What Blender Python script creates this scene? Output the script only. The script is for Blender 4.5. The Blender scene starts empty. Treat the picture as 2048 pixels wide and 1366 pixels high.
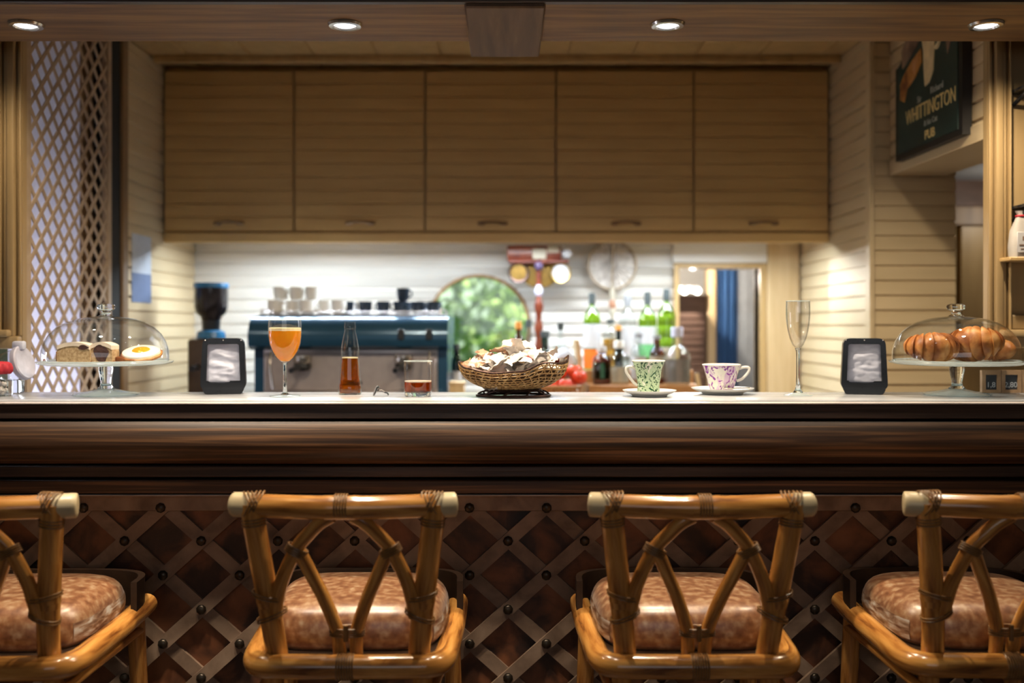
import bpy, bmesh, math, random
from mathutils import Vector, Matrix, Euler, noise as mnoise
random.seed(7)
PI = math.pi
C = bpy.context.scene.collection
SC = bpy.context.scene
# ------------------------------------------------------------------ camera frame of the place
EYE = 1.281          # camera height
F = 2000.0           # focal length in pixels of a 2048 px wide frame
CXP, CYP = 1010.0, 650.0
def PX(px, Y): return (px - CXP) * Y / F
def PZ(py, Y): return EYE - (py - CYP) * Y / F

# ------------------------------------------------------------------ materials
def new_mat(name):
    m = bpy.data.materials.new(name); m.use_nodes = True
    nt = m.node_tree; nt.nodes.clear()
    out = nt.nodes.new('ShaderNodeOutputMaterial')
    return m, nt, out
def principled(nt, out, col=(.5, .5, .5), rough=.5, metal=0., **kw):
    b = nt.nodes.new('ShaderNodeBsdfPrincipled')
    b.inputs['Base Color'].default_value = (*col, 1)
    b.inputs['Roughness'].default_value = rough
    b.inputs['Metallic'].default_value = metal
    for k, v in kw.items(): b.inputs[k].default_value = v
    nt.links.new(b.outputs[0], out.inputs[0])
    return b
def plain(name, col, rough=.5, metal=0., var=.08, scale=30., bump=0., **kw):
    """a plain surface with slight procedural mottling"""
    m, nt, out = new_mat(name)
    b = principled(nt, out, col, rough, metal, **kw)
    tc = nt.nodes.new('ShaderNodeTexCoord'); nz = nt.nodes.new('ShaderNodeTexNoise')
    nz.inputs['Scale'].default_value = scale; nz.inputs['Detail'].default_value = 4
    nt.links.new(tc.outputs['Object'], nz.inputs['Vector'])
    rp = nt.nodes.new('ShaderNodeValToRGB')
    rp.color_ramp.elements[0].position = .3; rp.color_ramp.elements[1].position = .7
    rp.color_ramp.elements[0].color = (*[c * (1 - var) for c in col], 1)
    rp.color_ramp.elements[1].color = (*[min(1, c * (1 + var)) for c in col], 1)
    nt.links.new(nz.outputs['Fac'], rp.inputs[0]); nt.links.new(rp.outputs[0], b.inputs['Base Color'])
    if bump:
        bp = nt.nodes.new('ShaderNodeBump'); bp.inputs['Strength'].default_value = bump
        bp.inputs['Distance'].default_value = .002
        nt.links.new(nz.outputs['Fac'], bp.inputs['Height']); nt.links.new(bp.outputs[0], b.inputs['Normal'])
    return m
def ramp_mat(name, stops, scale=(1, 1, 1), nscale=5., detail=6, rough=.5, coord='Object', bump=.2, dist=.4, metal=0., bdist=.002, **kw):
    m, nt, out = new_mat(name)
    b = principled(nt, out, stops[0][1], rough, metal, **kw)
    tc = nt.nodes.new('ShaderNodeTexCoord'); mp = nt.nodes.new('ShaderNodeMapping')
    mp.inputs['Scale'].default_value = scale
    nz = nt.nodes.new('ShaderNodeTexNoise'); nz.inputs['Scale'].default_value = nscale
    nz.inputs['Detail'].default_value = detail; nz.inputs['Distortion'].default_value = dist
    nt.links.new(tc.outputs[coord], mp.inputs[0]); nt.links.new(mp.outputs[0], nz.inputs['Vector'])
    rp = nt.nodes.new('ShaderNodeValToRGB')
    while len(rp.color_ramp.elements) < len(stops): rp.color_ramp.elements.new(.5)
    for e, (p, c) in zip(rp.color_ramp.elements, stops): e.position = p; e.color = (*c, 1)
    nt.links.new(nz.outputs['Fac'], rp.inputs[0]); nt.links.new(rp.outputs[0], b.inputs['Base Color'])
    if bump:
        bp = nt.nodes.new('ShaderNodeBump'); bp.inputs['Strength'].default_value = bump; bp.inputs['Distance'].default_value = bdist
        nt.links.new(nz.outputs['Fac'], bp.inputs['Height']); nt.links.new(bp.outputs[0], b.inputs['Normal'])
    return m
def emit(name, col, s):
    m, nt, out = new_mat(name); e = nt.nodes.new('ShaderNodeEmission')
    e.inputs[0].default_value = (*col, 1); e.inputs[1].default_value = s
    nt.links.new(e.outputs[0], out.inputs[0]); return m
def schlick(nt, f0=.04):
    lw = nt.nodes.new('ShaderNodeLayerWeight'); lw.inputs[0].default_value = .5
    pw = nt.nodes.new('ShaderNodeMath'); pw.operation = 'POWER'; pw.inputs[1].default_value = 5
    ma = nt.nodes.new('ShaderNodeMath'); ma.operation = 'MULTIPLY_ADD'; ma.inputs[1].default_value = 1 - f0; ma.inputs[2].default_value = f0
    nt.links.new(lw.outputs['Facing'], pw.inputs[0]); nt.links.new(pw.outputs[0], ma.inputs[0]); return ma
def thin_glass(name, tint=(.985, .99, .99), edge=(.62, .66, .66), rough=.01, gl=1.0):
    """a thin sheet of glass: see-through with a Fresnel reflection, darker where seen edge-on"""
    m, nt, out = new_mat(name)
    tr = nt.nodes.new('ShaderNodeBsdfTransparent'); gs = nt.nodes.new('ShaderNodeBsdfGlossy')
    gs.inputs['Roughness'].default_value = rough; gs.inputs['Color'].default_value = (gl, gl, gl, 1)
    lw = nt.nodes.new('ShaderNodeLayerWeight'); lw.inputs[0].default_value = .5
    rp = nt.nodes.new('ShaderNodeValToRGB')
    rp.color_ramp.elements[0].position = .62; rp.color_ramp.elements[0].color = (*tint, 1)
    rp.color_ramp.elements[1].position = 1.; rp.color_ramp.elements[1].color = (*edge, 1)
    fr = schlick(nt, .075)
    mx = nt.nodes.new('ShaderNodeMixShader')
    nt.links.new(lw.outputs['Facing'], rp.inputs[0]); nt.links.new(rp.outputs[0], tr.inputs[0])
    nt.links.new(fr.outputs[0], mx.inputs[0]); nt.links.new(tr.outputs[0], mx.inputs[1]); nt.links.new(gs.outputs[0], mx.inputs[2])
    nt.links.new(mx.outputs[0], out.inputs[0]); return m
def solid_glass(name, col=(1, 1, 1), ior=1.45, rough=0.):
    m, nt, out = new_mat(name); g = nt.nodes.new('ShaderNodeBsdfGlass')
    g.inputs['Color'].default_value = (*col, 1); g.inputs['IOR'].default_value = ior; g.inputs['Roughness'].default_value = rough
    nt.links.new(g.outputs[0], out.inputs[0]); return m
def liquid(name, col, rough=.0):
    """coloured clear liquid: tinted see-through with gloss"""
    m, nt, out = new_mat(name)
    tr = nt.nodes.new('ShaderNodeBsdfTransparent'); tr.inputs[0].default_value = (*col, 1)
    g = nt.nodes.new('ShaderNodeBsdfGlass'); g.inputs[0].default_value = (*col, 1); g.inputs['IOR'].default_value = 1.2
    mx = nt.nodes.new('ShaderNodeMixShader'); mx.inputs[0].default_value = .35
    nt.links.new(tr.outputs[0], mx.inputs[1]); nt.links.new(g.outputs[0], mx.inputs[2]); nt.links.new(mx.outputs[0], out.inputs[0])
    return m

M = {}
TAN = (.50, .335, .155)
M['tan'] = ramp_mat('tan_painted_boards', [(.3, (.52, .325, .115)), (.7, (.61, .395, .155))], (1, 1, 8), 3., rough=.45, bump=.08)
M['tan_side'] = ramp_mat('cream_painted_boards', [(.3, (.57, .445, .265)), (.7, (.64, .505, .315))], (1, 1, 8), 3., rough=.45, bump=.08)
M['white_board'] = ramp_mat('white_painted_boards', [(.3, (.64, .60, .54)), (.7, (.72, .68, .62))], (1, 1, 8), 3., rough=.5, bump=.05)
M['tan_trim'] = ramp_mat('tan_trim', [(.3, (.42, .27, .11)), (.7, (.52, .345, .15))], (6, 6, .6), 4., rough=.4, bump=.05)
M['stile'] = ramp_mat('stile_paint', [(.3, (.33, .225, .105)), (.7, (.41, .285, .14))], (6, 6, .6), 4., rough=.45, bump=.05)
M['soffit'] = ramp_mat('soffit_wood', [(.25, (.075, .034, .010)), (.5, (.165, .080, .024)), (.75, (.27, .145, .045))], (1.2, 14, 14), 2.2, 8, rough=.6, bump=.15)
M['endgrain'] = ramp_mat('joist_wood', [(.25, (.07, .038, .02)), (.55, (.12, .065, .03)), (.8, (.18, .105, .055))], (16, 1.2, 1.2), 2.5, 8, rough=.65, bump=.2)
M['dark_wood'] = ramp_mat('dark_bar_wood', [(.28, (.012, .006, .004)), (.5, (.058, .027, .012)), (.74, (.22, .108, .045))], (1., 46, 46), 2.0, 10, rough=.5, bump=.35)
M['dark_wood2'] = ramp_mat('dark_bar_edge_wood', [(.25, (.012, .008, .007)), (.5, (.035, .022, .017)), (.8, (.08, .05, .038))], (1.4, 40, 40), 2.4, 9, rough=.42, bump=.35)
M['stain_wood'] = ramp_mat('grey_brown_lattice_wood', [(.25, (.11, .068, .044)), (.5, (.22, .148, .102)), (.8, (.33, .235, .165))], (12, 12, 12), 1.3, 8, rough=.5, bump=.25)
M['copper'] = ramp_mat('mottled_rust_panel', [(.28, (.008, .005, .004)), (.42, (.04, .016, .009)), (.58, (.19, .068, .026)), (.8, (.30, .125, .05))], (1, 1, 1), 9., 8, rough=.5, bump=.3)
M['stud'] = plain('bronze_stud', (.05, .04, .03), .35, .8, .3)
M['counter'] = ramp_mat('grey_counter_top', [(.3, (.26, .27, .295)), (.55, (.38, .395, .43)), (.75, (.49, .51, .55))], (.6, 3, 3), 7., 8, rough=.24, bump=.04)
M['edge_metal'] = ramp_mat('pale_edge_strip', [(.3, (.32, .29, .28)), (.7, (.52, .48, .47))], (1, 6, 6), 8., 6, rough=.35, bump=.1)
M['black_gap'] = plain('black_gap', (.008, .007, .006), .8)
M['brown_post'] = ramp_mat('brown_post', [(.3, (.16, .09, .04)), (.7, (.28, .17, .08))], (10, 10, .7), 3., rough=.45, bump=.1)
M['lattice'] = ramp_mat('trellis_wood', [(.3, (.36, .26, .17)), (.7, (.47, .355, .25))], (5, 5, 5), 4., rough=.55, bump=.1)
M['floor'] = ramp_mat('floor_tiles', [(.3, (.10, .07, .05)), (.7, (.18, .13, .10))], (1, 1, 1), 4., rough=.5)
M['roomwall'] = ramp_mat('room_wall', [(.3, (.22, .16, .10)), (.7, (.28, .21, .14))], (1, 1, 1), 3., rough=.6)
M['ceil'] = ramp_mat('room_ceiling', [(.3, (.34, .27, .19)), (.7, (.42, .34, .25))], (1, 1, 1), 3., rough=.6)
M['worktop'] = plain('back_worktop', (.35, .33, .30), .3)
M['rattan'] = ramp_mat('rattan_cane', [(.30, (.15, .05, .012)), (.43, (.37, .15, .032)), (.58, (.56, .265, .064)), (.76, (.72, .41, .135))], (60, 7, 1), 1., 7, rough=.24, coord='UV', bump=.12, **{'Coat Weight': .5, 'Coat Roughness': .12})
M['rattan_end'] = ramp_mat('pale_rattan_end', [(.3, (.46, .36, .21)), (.7, (.60, .50, .32))], (40, 6, 1), 1., 6, rough=.35, coord='UV', bump=.08)
M['binding'] = ramp_mat('cane_binding', [(.3, (.12, .055, .016)), (.7, (.25, .13, .045))], (1, 1, 1), 60., 4, rough=.4, bump=.2)
M['stool_dark'] = ramp_mat('dark_stool_wood', [(.3, (.012, .006, .004)), (.7, (.03, .015, .007))], (6, 6, 6), 4., 6, rough=.4, bump=.15)
M['black_plastic'] = plain('black_gloss_plastic', (.012, .014, .018), .18, 0, .1)
M['napkin'] = plain('white_napkin_paper', (.60, .63, .78), .8, 0, .06, 60, .3)
M['china'] = plain('white_china', (.82, .81, .77), .12, 0, .01)
M['steel'] = ramp_mat('brushed_steel', [(.3, (.50, .46, .45)), (.7, (.66, .62, .61))], (1, 20, 20), 4., 5, rough=.32, metal=.85, bump=.03)
M['machine_blue'] = plain('dark_blue_enamel', (.022, .075, .14), .22, .3, .1, 8)
M['machine_black'] = plain('machine_black', (.012, .014, .017), .35)
M['blue_gloss'] = plain('blue_lid', (.03, .16, .34), .25)
M['smoke'] = plain('smoked_hopper', (.022, .018, .02), .15, 0, .2)
M['brass'] = plain('aged_brass', (.45, .30, .10), .32, .9, .25, 50)
M['gold_plate'] = plain('old_gold_plate', (.20, .115, .022), .4, .6, .25, 40)
M['red_wood'] = ramp_mat('red_turned_wood', [(.3, (.085, .012, .005)), (.7, (.19, .04, .014))], (4, 4, 4), 5., rough=.3, bump=.05)
M['orange_wood'] = ramp_mat('orange_wood', [(.3, (.30, .125, .035)), (.7, (.43, .21, .07))], (3, 12, 12), 3., rough=.45, bump=.1)
M['pale_wood'] = ramp_mat('pale_wood', [(.3, (.52, .36, .18)), (.7, (.66, .49, .28))], (10, 10, 1), 3., rough=.45, bump=.06)
M['frame_wood'] = ramp_mat('chalk_frame_wood', [(.3, (.36, .22, .12)), (.7, (.52, .35, .21))], (6, 6, 6), 6., rough=.55, bump=.1)
M['slate'] = plain('slate', (.05, .06, .075), .7, 0, .3, 20)
M['chalk'] = plain('chalk', (.55, .62, .70), .9)
M['sign_green'] = ramp_mat('dark_green_sign_paint', [(.3, (.010, .030, .027)), (.7, (.018, .050, .045))], (1, 1, 1), 6., rough=.45, bump=.03)
M['sign_black'] = plain('sign_frame_black', (.010, .009, .009), .5)
M['sign_gold'] = plain('gold_lettering', (.82, .64, .28), .45, 0, .12)
M['sign_pale'] = plain('pale_lettering', (.42, .44, .40), .5, 0, .12)
M['sign_cream'] = plain('cream_paint', (.72, .58, .34), .5, 0, .2, 20)
M['sign_orange'] = ramp_mat('orange_brown_paint', [(.3, (.16, .05, .02)), (.55, (.50, .23, .05)), (.75, (.60, .32, .20))], (1, 1, 1), 18., rough=.5)
M['sign_brown'] = ramp_mat('brown_paint', [(.3, (.10, .06, .05)), (.7, (.34, .23, .16))], (1, 1, 1), 18., rough=.5)
M['paper_white'] = plain('white_paper', (.52, .56, .64), .8)
M['paper_blue'] = plain('blue_print', (.14, .19, .33), .8)
M['leather'] = ramp_mat('worn_brown_leather', [(.30, (.14, .05, .018)), (.47, (.235, .10, .042)), (.57, (.31, .165, .08)), (.74, (.45, .31, .195))], (1, 1, 1), 55., 14, rough=.36, bump=.12, dist=.1, **{'Coat Weight': .9, 'Coat Roughness': .33, 'Sheen Weight': .12, 'Sheen Roughness': .4}, bdist=.0015)
M['leather_side'] = ramp_mat('scuffed_leather_side', [(.36, (.13, .055, .03)), (.5, (.32, .20, .13)), (.64, (.55, .50, .45))], (14, 14, 60), 1.6, 8, rough=.45, bump=.4)
M['croissant'] = ramp_mat('baked_crust', [(.30, (.12, .030, .008)), (.46, (.30, .10, .022)), (.60, (.50, .22, .06)), (.78, (.70, .44, .20))], (1, 1, 1), 24., 9, rough=.5, bump=.6, bdist=.002)
M['sponge'] = ramp_mat('sponge_crumb', [(.35, (.34, .21, .10)), (.65, (.56, .40, .23))], (1, 1, 1), 150., 6, rough=.85, bump=.6)
M['choc'] = ramp_mat('chocolate_crumb', [(.35, (.035, .012, .010)), (.65, (.085, .032, .024))], (1, 1, 1), 120., 6, rough=.7, bump=.5)
M['icing'] = plain('sugar_icing', (.78, .66, .54), .6, 0, .08, 60, .3)
M['crust'] = plain('brown_crust', (.26, .11, .04), .6, 0, .3, 60, .3)
M['glaze'] = plain('white_glaze', (.86, .82, .72), .2, 0, .03)
M['yolk'] = plain('apricot', (.80, .34, .02), .15, 0, .12, 40)
M['glass'] = thin_glass('thin_clear_glass', (.985, .99, .99), (.48, .52, .52))
M['dome'] = thin_glass('dome_glass', (.985, .99, .99), (.66, .70, .71))
M['flute'] = thin_glass('flute_glass', (.985, .985, .98), (.26, .28, .27))
def pressed():
    m, nt, out = new_mat('pressed_glass')
    tr = nt.nodes.new('ShaderNodeBsdfTransparent'); tr.inputs[0].default_value = (.95, .98, .98, 1)
    df = nt.nodes.new('ShaderNodeBsdfTranslucent'); df.inputs[0].default_value = (.80, .90, .94, 1)
    d2 = nt.nodes.new('ShaderNodeBsdfDiffuse'); d2.inputs[0].default_value = (.80, .90, .94, 1)
    gs = nt.nodes.new('ShaderNodeBsdfGlossy'); gs.inputs['Roughness'].default_value = .12
    fr = schlick(nt, .04)
    a = nt.nodes.new('ShaderNodeMixShader'); a.inputs[0].default_value = .5
    b = nt.nodes.new('ShaderNodeMixShader'); b.inputs[0].default_value = .38
    c = nt.nodes.new('ShaderNodeMixShader')
    nt.links.new(df.outputs[0], a.inputs[1]); nt.links.new(d2.outputs[0], a.inputs[2])
    nt.links.new(tr.outputs[0], b.inputs[1]); nt.links.new(a.outputs[0], b.inputs[2])
    nt.links.new(fr.outputs[0], c.inputs[0]); nt.links.new(b.outputs[0], c.inputs[1]); nt.links.new(gs.outputs[0], c.inputs[2])
    nt.links.new(c.outputs[0], out.inputs[0]); return m
M['pressed'] = pressed()
M['glass_solid'] = solid_glass('thick_clear_glass', (.97, .99, .99))
def juicy():
    m, nt, out = new_mat('orange_juice')
    d = nt.nodes.new('ShaderNodeBsdfDiffuse'); t = nt.nodes.new('ShaderNodeBsdfTranslucent'); mx = nt.nodes.new('ShaderNodeMixShader')
    tc = nt.nodes.new('ShaderNodeTexCoord'); nz = nt.nodes.new('ShaderNodeTexNoise'); nz.inputs['Scale'].default_value = 30
    rp = nt.nodes.new('ShaderNodeValToRGB')
    rp.color_ramp.elements[0].position = .3; rp.color_ramp.elements[0].color = (.98, .40, .012, 1)
    rp.color_ramp.elements[1].position = .7; rp.color_ramp.elements[1].color = (.98, .54, .04, 1)
    nt.links.new(tc.outputs['Object'], nz.inputs['Vector']); nt.links.new(nz.outputs['Fac'], rp.inputs[0])
    for n_ in (d, t): nt.links.new(rp.outputs[0], n_.inputs[0])
    mx.inputs[0].default_value = .5
    nt.links.new(d.outputs[0], mx.inputs[1]); nt.links.new(t.outputs[0], mx.inputs[2]); nt.links.new(mx.outputs[0], out.inputs[0]); return m
M['juice'] = juicy()
M['juice_foam'] = plain('juice_foam', (.86, .72, .45), .5, 0, .08, 120, .3)
M['amber'] = liquid('amber_drink', (.97, .50, .09))
M['amber_deep'] = liquid('deep_amber_drink', (.90, .34, .05))
M['gold_liquid'] = liquid('gold_drink', (.86, .62, .25))
M['green_glass'] = thin_glass('green_bottle_glass', (.50, .70, .16), (.16, .30, .04))
M['dark_green_glass'] = thin_glass('dark_green_glass', (.05, .12, .08), (.02, .04, .03))
M['brown_glass'] = thin_glass('brown_glass', (.42, .20, .06), (.15, .06, .02))
M['clear_bottle'] = thin_glass('clear_bottle_glass', (.87, .90, .90), (.34, .38, .39))
M['label_white'] = plain('white_label', (.50, .49, .50), .6)
M['label_orange'] = plain('orange_label', (.85, .17, .015), .5)
M['label_green'] = plain('green_label', (.02, .10, .06), .5)
M['label_mint'] = plain('green_print_label', (.16, .50, .20), .5)
M['label_cream'] = plain('cream_label', (.40, .35, .27), .6)
M['grey_cap'] = plain('grey_cap', (.30, .30, .31), .4, .4)
M['dark_cap'] = plain('dark_foil_cap', (.05, .06, .06), .4)
M['cork'] = plain('orange_cork', (.70, .28, .05), .7)
M['red_cloth'] = plain('red_cloth', (.42, .015, .03), .7, 0, .2, 60, .3)
M['lid_grey'] = plain('pale_lilac_lid', (.52, .51, .62), .4, 0, .12, 40)
M['tomato'] = ramp_mat('red_fruit_skin', [(.3, (.55, .03, .012)), (.7, (.72, .10, .03))], (1, 1, 1), 14., 3, rough=.25, bump=0)
M['wire'] = plain('dark_wire', (.07, .04, .035), .35, .8, .2)
M['basket'] = ramp_mat('golden_basket_weave', [(.3, (.20, .10, .03)), (.5, (.36, .21, .075)), (.7, (.54, .37, .17))], (1, 1, 1), 60., 5, rough=.4, bump=.3, metal=.15)
M['pk_white'] = plain('white_wrapper', (.80, .76, .73), .3, 0, .05)
M['pk_clear'] = plain('pearly_wrapper', (.74, .69, .64), .18, 0, .12, 60)
M['pk_brown'] = plain('rose_brown_wrapper', (.50, .30, .20), .3, 0, .15, 60)
M['pk_red'] = plain('dark_red_band', (.22, .022, .016), .4)
M['curtain'] = plain('blue_curtain', (.035, .10, .24), .7, 0, .15, 12)
M['brown_panel'] = ramp_mat('brown_panel', [(.3, (.10, .05, .03)), (.7, (.17, .09, .06))], (3, 3, 12), 3., rough=.5)
M['grey_door'] = plain('grey_door', (.36, .37, .38), .5)
M['bulb'] = emit('bulb_glow', (1, .93, .8), 14)
M['led'] = emit('lamp_lens', (.95, .97, 1.0), 9)
M['chrome'] = plain('lamp_chrome', (.55, .52, .48), .22, .9)
M['tube'] = emit('strip_lamp', (.9, .95, 1.0), 6)
M['leaf'] = None
M['frost'] = None

def leaf_mat():
    m, nt, out = new_mat('leaf_green')
    d = nt.nodes.new('ShaderNodeBsdfDiffuse'); t = nt.nodes.new('ShaderNodeBsdfTranslucent'); mx = nt.nodes.new('ShaderNodeMixShader')
    tc = nt.nodes.new('ShaderNodeTexCoord'); nz = nt.nodes.new('ShaderNodeTexNoise'); nz.inputs['Scale'].default_value = 6
    rp = nt.nodes.new('ShaderNodeValToRGB')
    rp.color_ramp.elements[0].position = .35; rp.color_ramp.elements[0].color = (.22, .42, .10, 1)
    rp.color_ramp.elements[1].position = .65; rp.color_ramp.elements[1].color = (.58, .76, .30, 1)
    nt.links.new(tc.outputs['Object'], nz.inputs['Vector']); nt.links.new(nz.outputs['Fac'], rp.inputs[0])
    nt.links.new(rp.outputs[0], d.inputs[0]); nt.links.new(rp.outputs[0], t.inputs[0])
    mx.inputs[0].default_value = .45
    nt.links.new(d.outputs[0], mx.inputs[1]); nt.links.new(t.outputs[0], mx.inputs[2]); nt.links.new(mx.outputs[0], out.inputs[0])
    return m
def frost_mat():
    m, nt, out = new_mat('frosted_pane')
    d = nt.nodes.new('ShaderNodeBsdfDiffuse'); t = nt.nodes.new('ShaderNodeBsdfTranslucent'); mx = nt.nodes.new('ShaderNodeMixShader')
    tc = nt.nodes.new('ShaderNodeTexCoord'); nz = nt.nodes.new('ShaderNodeTexNoise'); nz.inputs['Scale'].default_value = 20
    rp = nt.nodes.new('ShaderNodeValToRGB')
    rp.color_ramp.elements[0].color = (.62, .62, .70, 1); rp.color_ramp.elements[1].color = (.78, .78, .84, 1)
    nt.links.new(tc.outputs['Object'], nz.inputs['Vector']); nt.links.new(nz.outputs['Fac'], rp.inputs[0])
    nt.links.new(rp.outputs[0], d.inputs[0]); nt.links.new(rp.outputs[0], t.inputs[0])
    mx.inputs[0].default_value = .7
    nt.links.new(d.outputs[0], mx.inputs[1]); nt.links.new(t.outputs[0], mx.inputs[2]); nt.links.new(mx.outputs[0], out.inputs[0])
    return m
M['leaf'] = leaf_mat(); M['frost'] = frost_mat()
def pattern_china(name, c1, c2, scale, thr, c3=None):
    """white china with a printed leafy pattern (voronoi and noise)"""
    m, nt, out = new_mat(name); b = principled(nt, out, (.8, .8, .78), .12)
    tc = nt.nodes.new('ShaderNodeTexCoord'); mp = nt.nodes.new('ShaderNodeMapping'); mp.inputs['Scale'].default_value = (1, 1, .8)
    nt.links.new(tc.outputs['Object'], mp.inputs[0])
    n1 = nt.nodes.new('ShaderNodeTexNoise'); n1.inputs['Scale'].default_value = scale; n1.inputs['Detail'].default_value = 3; n1.inputs['Distortion'].default_value = 1.2
    n2 = nt.nodes.new('ShaderNodeTexNoise'); n2.inputs['Scale'].default_value = scale * 2.1; n2.inputs['Detail'].default_value = 2; n2.inputs['Distortion'].default_value = 2
    nt.links.new(mp.outputs[0], n1.inputs['Vector']); nt.links.new(mp.outputs[0], n2.inputs['Vector'])
    r1 = nt.nodes.new('ShaderNodeValToRGB'); r1.color_ramp.interpolation = 'EASE'
    r1.color_ramp.elements[0].position = thr - .03; r1.color_ramp.elements[0].color = (.80, .80, .76, 1)
    r1.color_ramp.elements[1].position = thr + .02; r1.color_ramp.elements[1].color = (*c1, 1)
    r2 = nt.nodes.new('ShaderNodeValToRGB')
    r2.color_ramp.elements[0].position = .55; r2.color_ramp.elements[0].color = (0, 0, 0, 1)
    r2.color_ramp.elements[1].position = .59; r2.color_ramp.elements[1].color = (1, 1, 1, 1)
    mx = nt.nodes.new('ShaderNodeMix'); mx.data_type = 'RGBA'
    nt.links.new(n1.outputs['Fac'], r1.inputs[0]); nt.links.new(n2.outputs['Fac'], r2.inputs[0])
    nt.links.new(r2.outputs[0], mx.inputs[0]); nt.links.new(r1.outputs[0], mx.inputs[6]); mx.inputs[7].default_value = (*c2, 1)
    nt.links.new(mx.outputs[2], b.inputs['Base Color']); return m
M['green_print'] = pattern_china('green_leaf_china', (.46, .62, .42), (.008, .07, .03), 46, .36)
M['purple_print'] = pattern_china('purple_flower_china', (.62, .47, .68), (.20, .02, .32), 27, .50)

# ------------------------------------------------------------------ mesh builder
class MB:
    def __init__(s):
        s.bm = bmesh.new(); s.uv = s.bm.loops.layers.uv.new('UVMap')
    def face(s, vs, uvs=None):
        try: f = s.bm.faces.new(vs)
        except ValueError: return None
        if uvs:
            for l, u in zip(f.loops, uvs): l[s.uv].uv = u
        return f
    def box(s, x0, x1, y0, y1, z0, z1, bev=0., seg=2, mat=None):
        v = [s.bm.verts.new(Vector((x, y, z))) for x in (x0, x1) for y in (y0, y1) for z in (z0, z1)]
        fs = [s.face([v[i] for i in q]) for q in ((0, 1, 3, 2), (4, 6, 7, 5), (0, 4, 5, 1), (2, 3, 7, 6), (0, 2, 6, 4), (1, 5, 7, 3))]
        if bev:
            es = list({e for f in fs for e in f.edges})
            r = bmesh.ops.bevel(s.bm, geom=es, offset=bev, segments=seg, affect='EDGES', profile=.5)
            v = list({w for f in r['faces'] for w in f.verts} | {w for w in v if w.is_valid})
        if mat is not None:
            for w in v: w.co = mat @ w.co
        return s
    def prism(s, poly, a, b, axis='x', mat=None):
        """closed polygon extruded from a to b. axis x: poly=(y,z); y: (x,z); z: (x,y)"""
        def P(p, t): return Vector({'x': (t, p[0], p[1]), 'y': (p[0], t, p[1]), 'z': (p[0], p[1], t)}[axis])
        A = [s.bm.verts.new(P(p, a)) for p in poly]; B = [s.bm.verts.new(P(p, b)) for p in poly]
        n = len(poly)
        for i in range(n): s.face([A[i], A[(i + 1) % n], B[(i + 1) % n], B[i]])
        s.face(A[::-1]); s.face(B)
        if mat is not None:
            for w in A + B: w.co = mat @ w.co
        return s
    def grid(s, pts, closeu=False, closev=False, uv=None):
        """pts[i][j]: quads between; closeu wraps j, closev wraps i"""
        V = [[s.bm.verts.new(Vector(p)) for p in row] for row in pts]
        ni, nj = len(V), len(V[0])
        for i in range(ni if closev else ni - 1):
            for j in range(nj if closeu else nj - 1):
                a, b, c, d = V[i][j], V[i][(j + 1) % nj], V[(i + 1) % ni][(j + 1) % nj], V[(i + 1) % ni][j]
                q = [];
                for w in (a, b, c, d):
                    if w not in q: q.append(w)
                s.face(q, [(j / nj, i / ni), ((j + 1) / nj, i / ni), ((j + 1) / nj, (i + 1) / ni), (j / nj, (i + 1) / ni)] if len(q) == 4 else None)
        return V
    def lathe(s, prof, c=(0, 0, 0), n=40, mat=None, cap=True):
        """prof: (r,z) list bottom to top (or any open line); ends on axis are closed"""
        c = Vector(c); rows = []
        for r, z in prof:
            if r < 1e-5: rows.append([s.bm.verts.new(c + Vector((0, 0, z)))])
            else: rows.append([s.bm.verts.new(c + Vector((r * math.cos(2 * PI * k / n), r * math.sin(2 * PI * k / n), z))) for k in range(n)])
        for A, B in zip(rows, rows[1:]):
            for k in range(n):
                k2 = (k + 1) % n
                if len(A) == 1 and len(B) == 1: break
                if len(A) == 1: s.face([A[0], B[k2], B[k]])
                elif len(B) == 1: s.face([A[k], A[k2], B[0]])
                else: s.face([A[k], A[k2], B[k2], B[k]])
        if cap:
            if len(rows[0]) > 1: s.face(rows[0][::-1])
            if len(rows[-1]) > 1: s.face(rows[-1])
        if mat is not None:
            for R in rows:
                for w in R: w.co = mat @ w.co
        return s
    def tube(s, pts, r, n=12, closed=False, caps=True):
        pts = [Vector(p) for p in pts]; m = len(pts)
        rs = r if isinstance(r, (list, tuple)) else [r] * m
        tans = []
        for i in range(m):
            if closed: t = pts[(i + 1) % m] - pts[i - 1]
            else: t = pts[min(i + 1, m - 1)] - pts[max(i - 1, 0)]
            tans.append(t.normalized())
        up = Vector((0, 0, 1)) if abs(tans[0].z) < .9 else Vector((0, 1, 0))
        nrm = (up - tans[0] * up.dot(tans[0])).normalized()
        rings = []; L = 0; Ls = []
        for i in range(m):
            if i:
                nrm = (nrm - tans[i] * nrm.dot(tans[i])).normalized(); L += (pts[i] - pts[i - 1]).length
            Ls.append(L); bn = tans[i].cross(nrm)
            rings.append([s.bm.verts.new(pts[i] + (nrm * math.cos(2 * PI * k / n) + bn * math.sin(2 * PI * k / n)) * rs[i]) for k in range(n)])
        for i in range(m if closed else m - 1):
            A, B = rings[i], rings[(i + 1) % m]; la = Ls[i]; lb = Ls[i + 1] if i + 1 < m else L + .01
            for k in range(n):
                k2 = (k + 1) % n; ru = rs[i] * 2 * PI
                s.face([A[k], A[k2], B[k2], B[k]], [(k / n * ru, la), ((k + 1) / n * ru, la), ((k + 1) / n * ru, lb), (k / n * ru, lb)])
        if caps and not closed:
            s.face(rings[0][::-1]); s.face(rings[-1])
        return s
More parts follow.
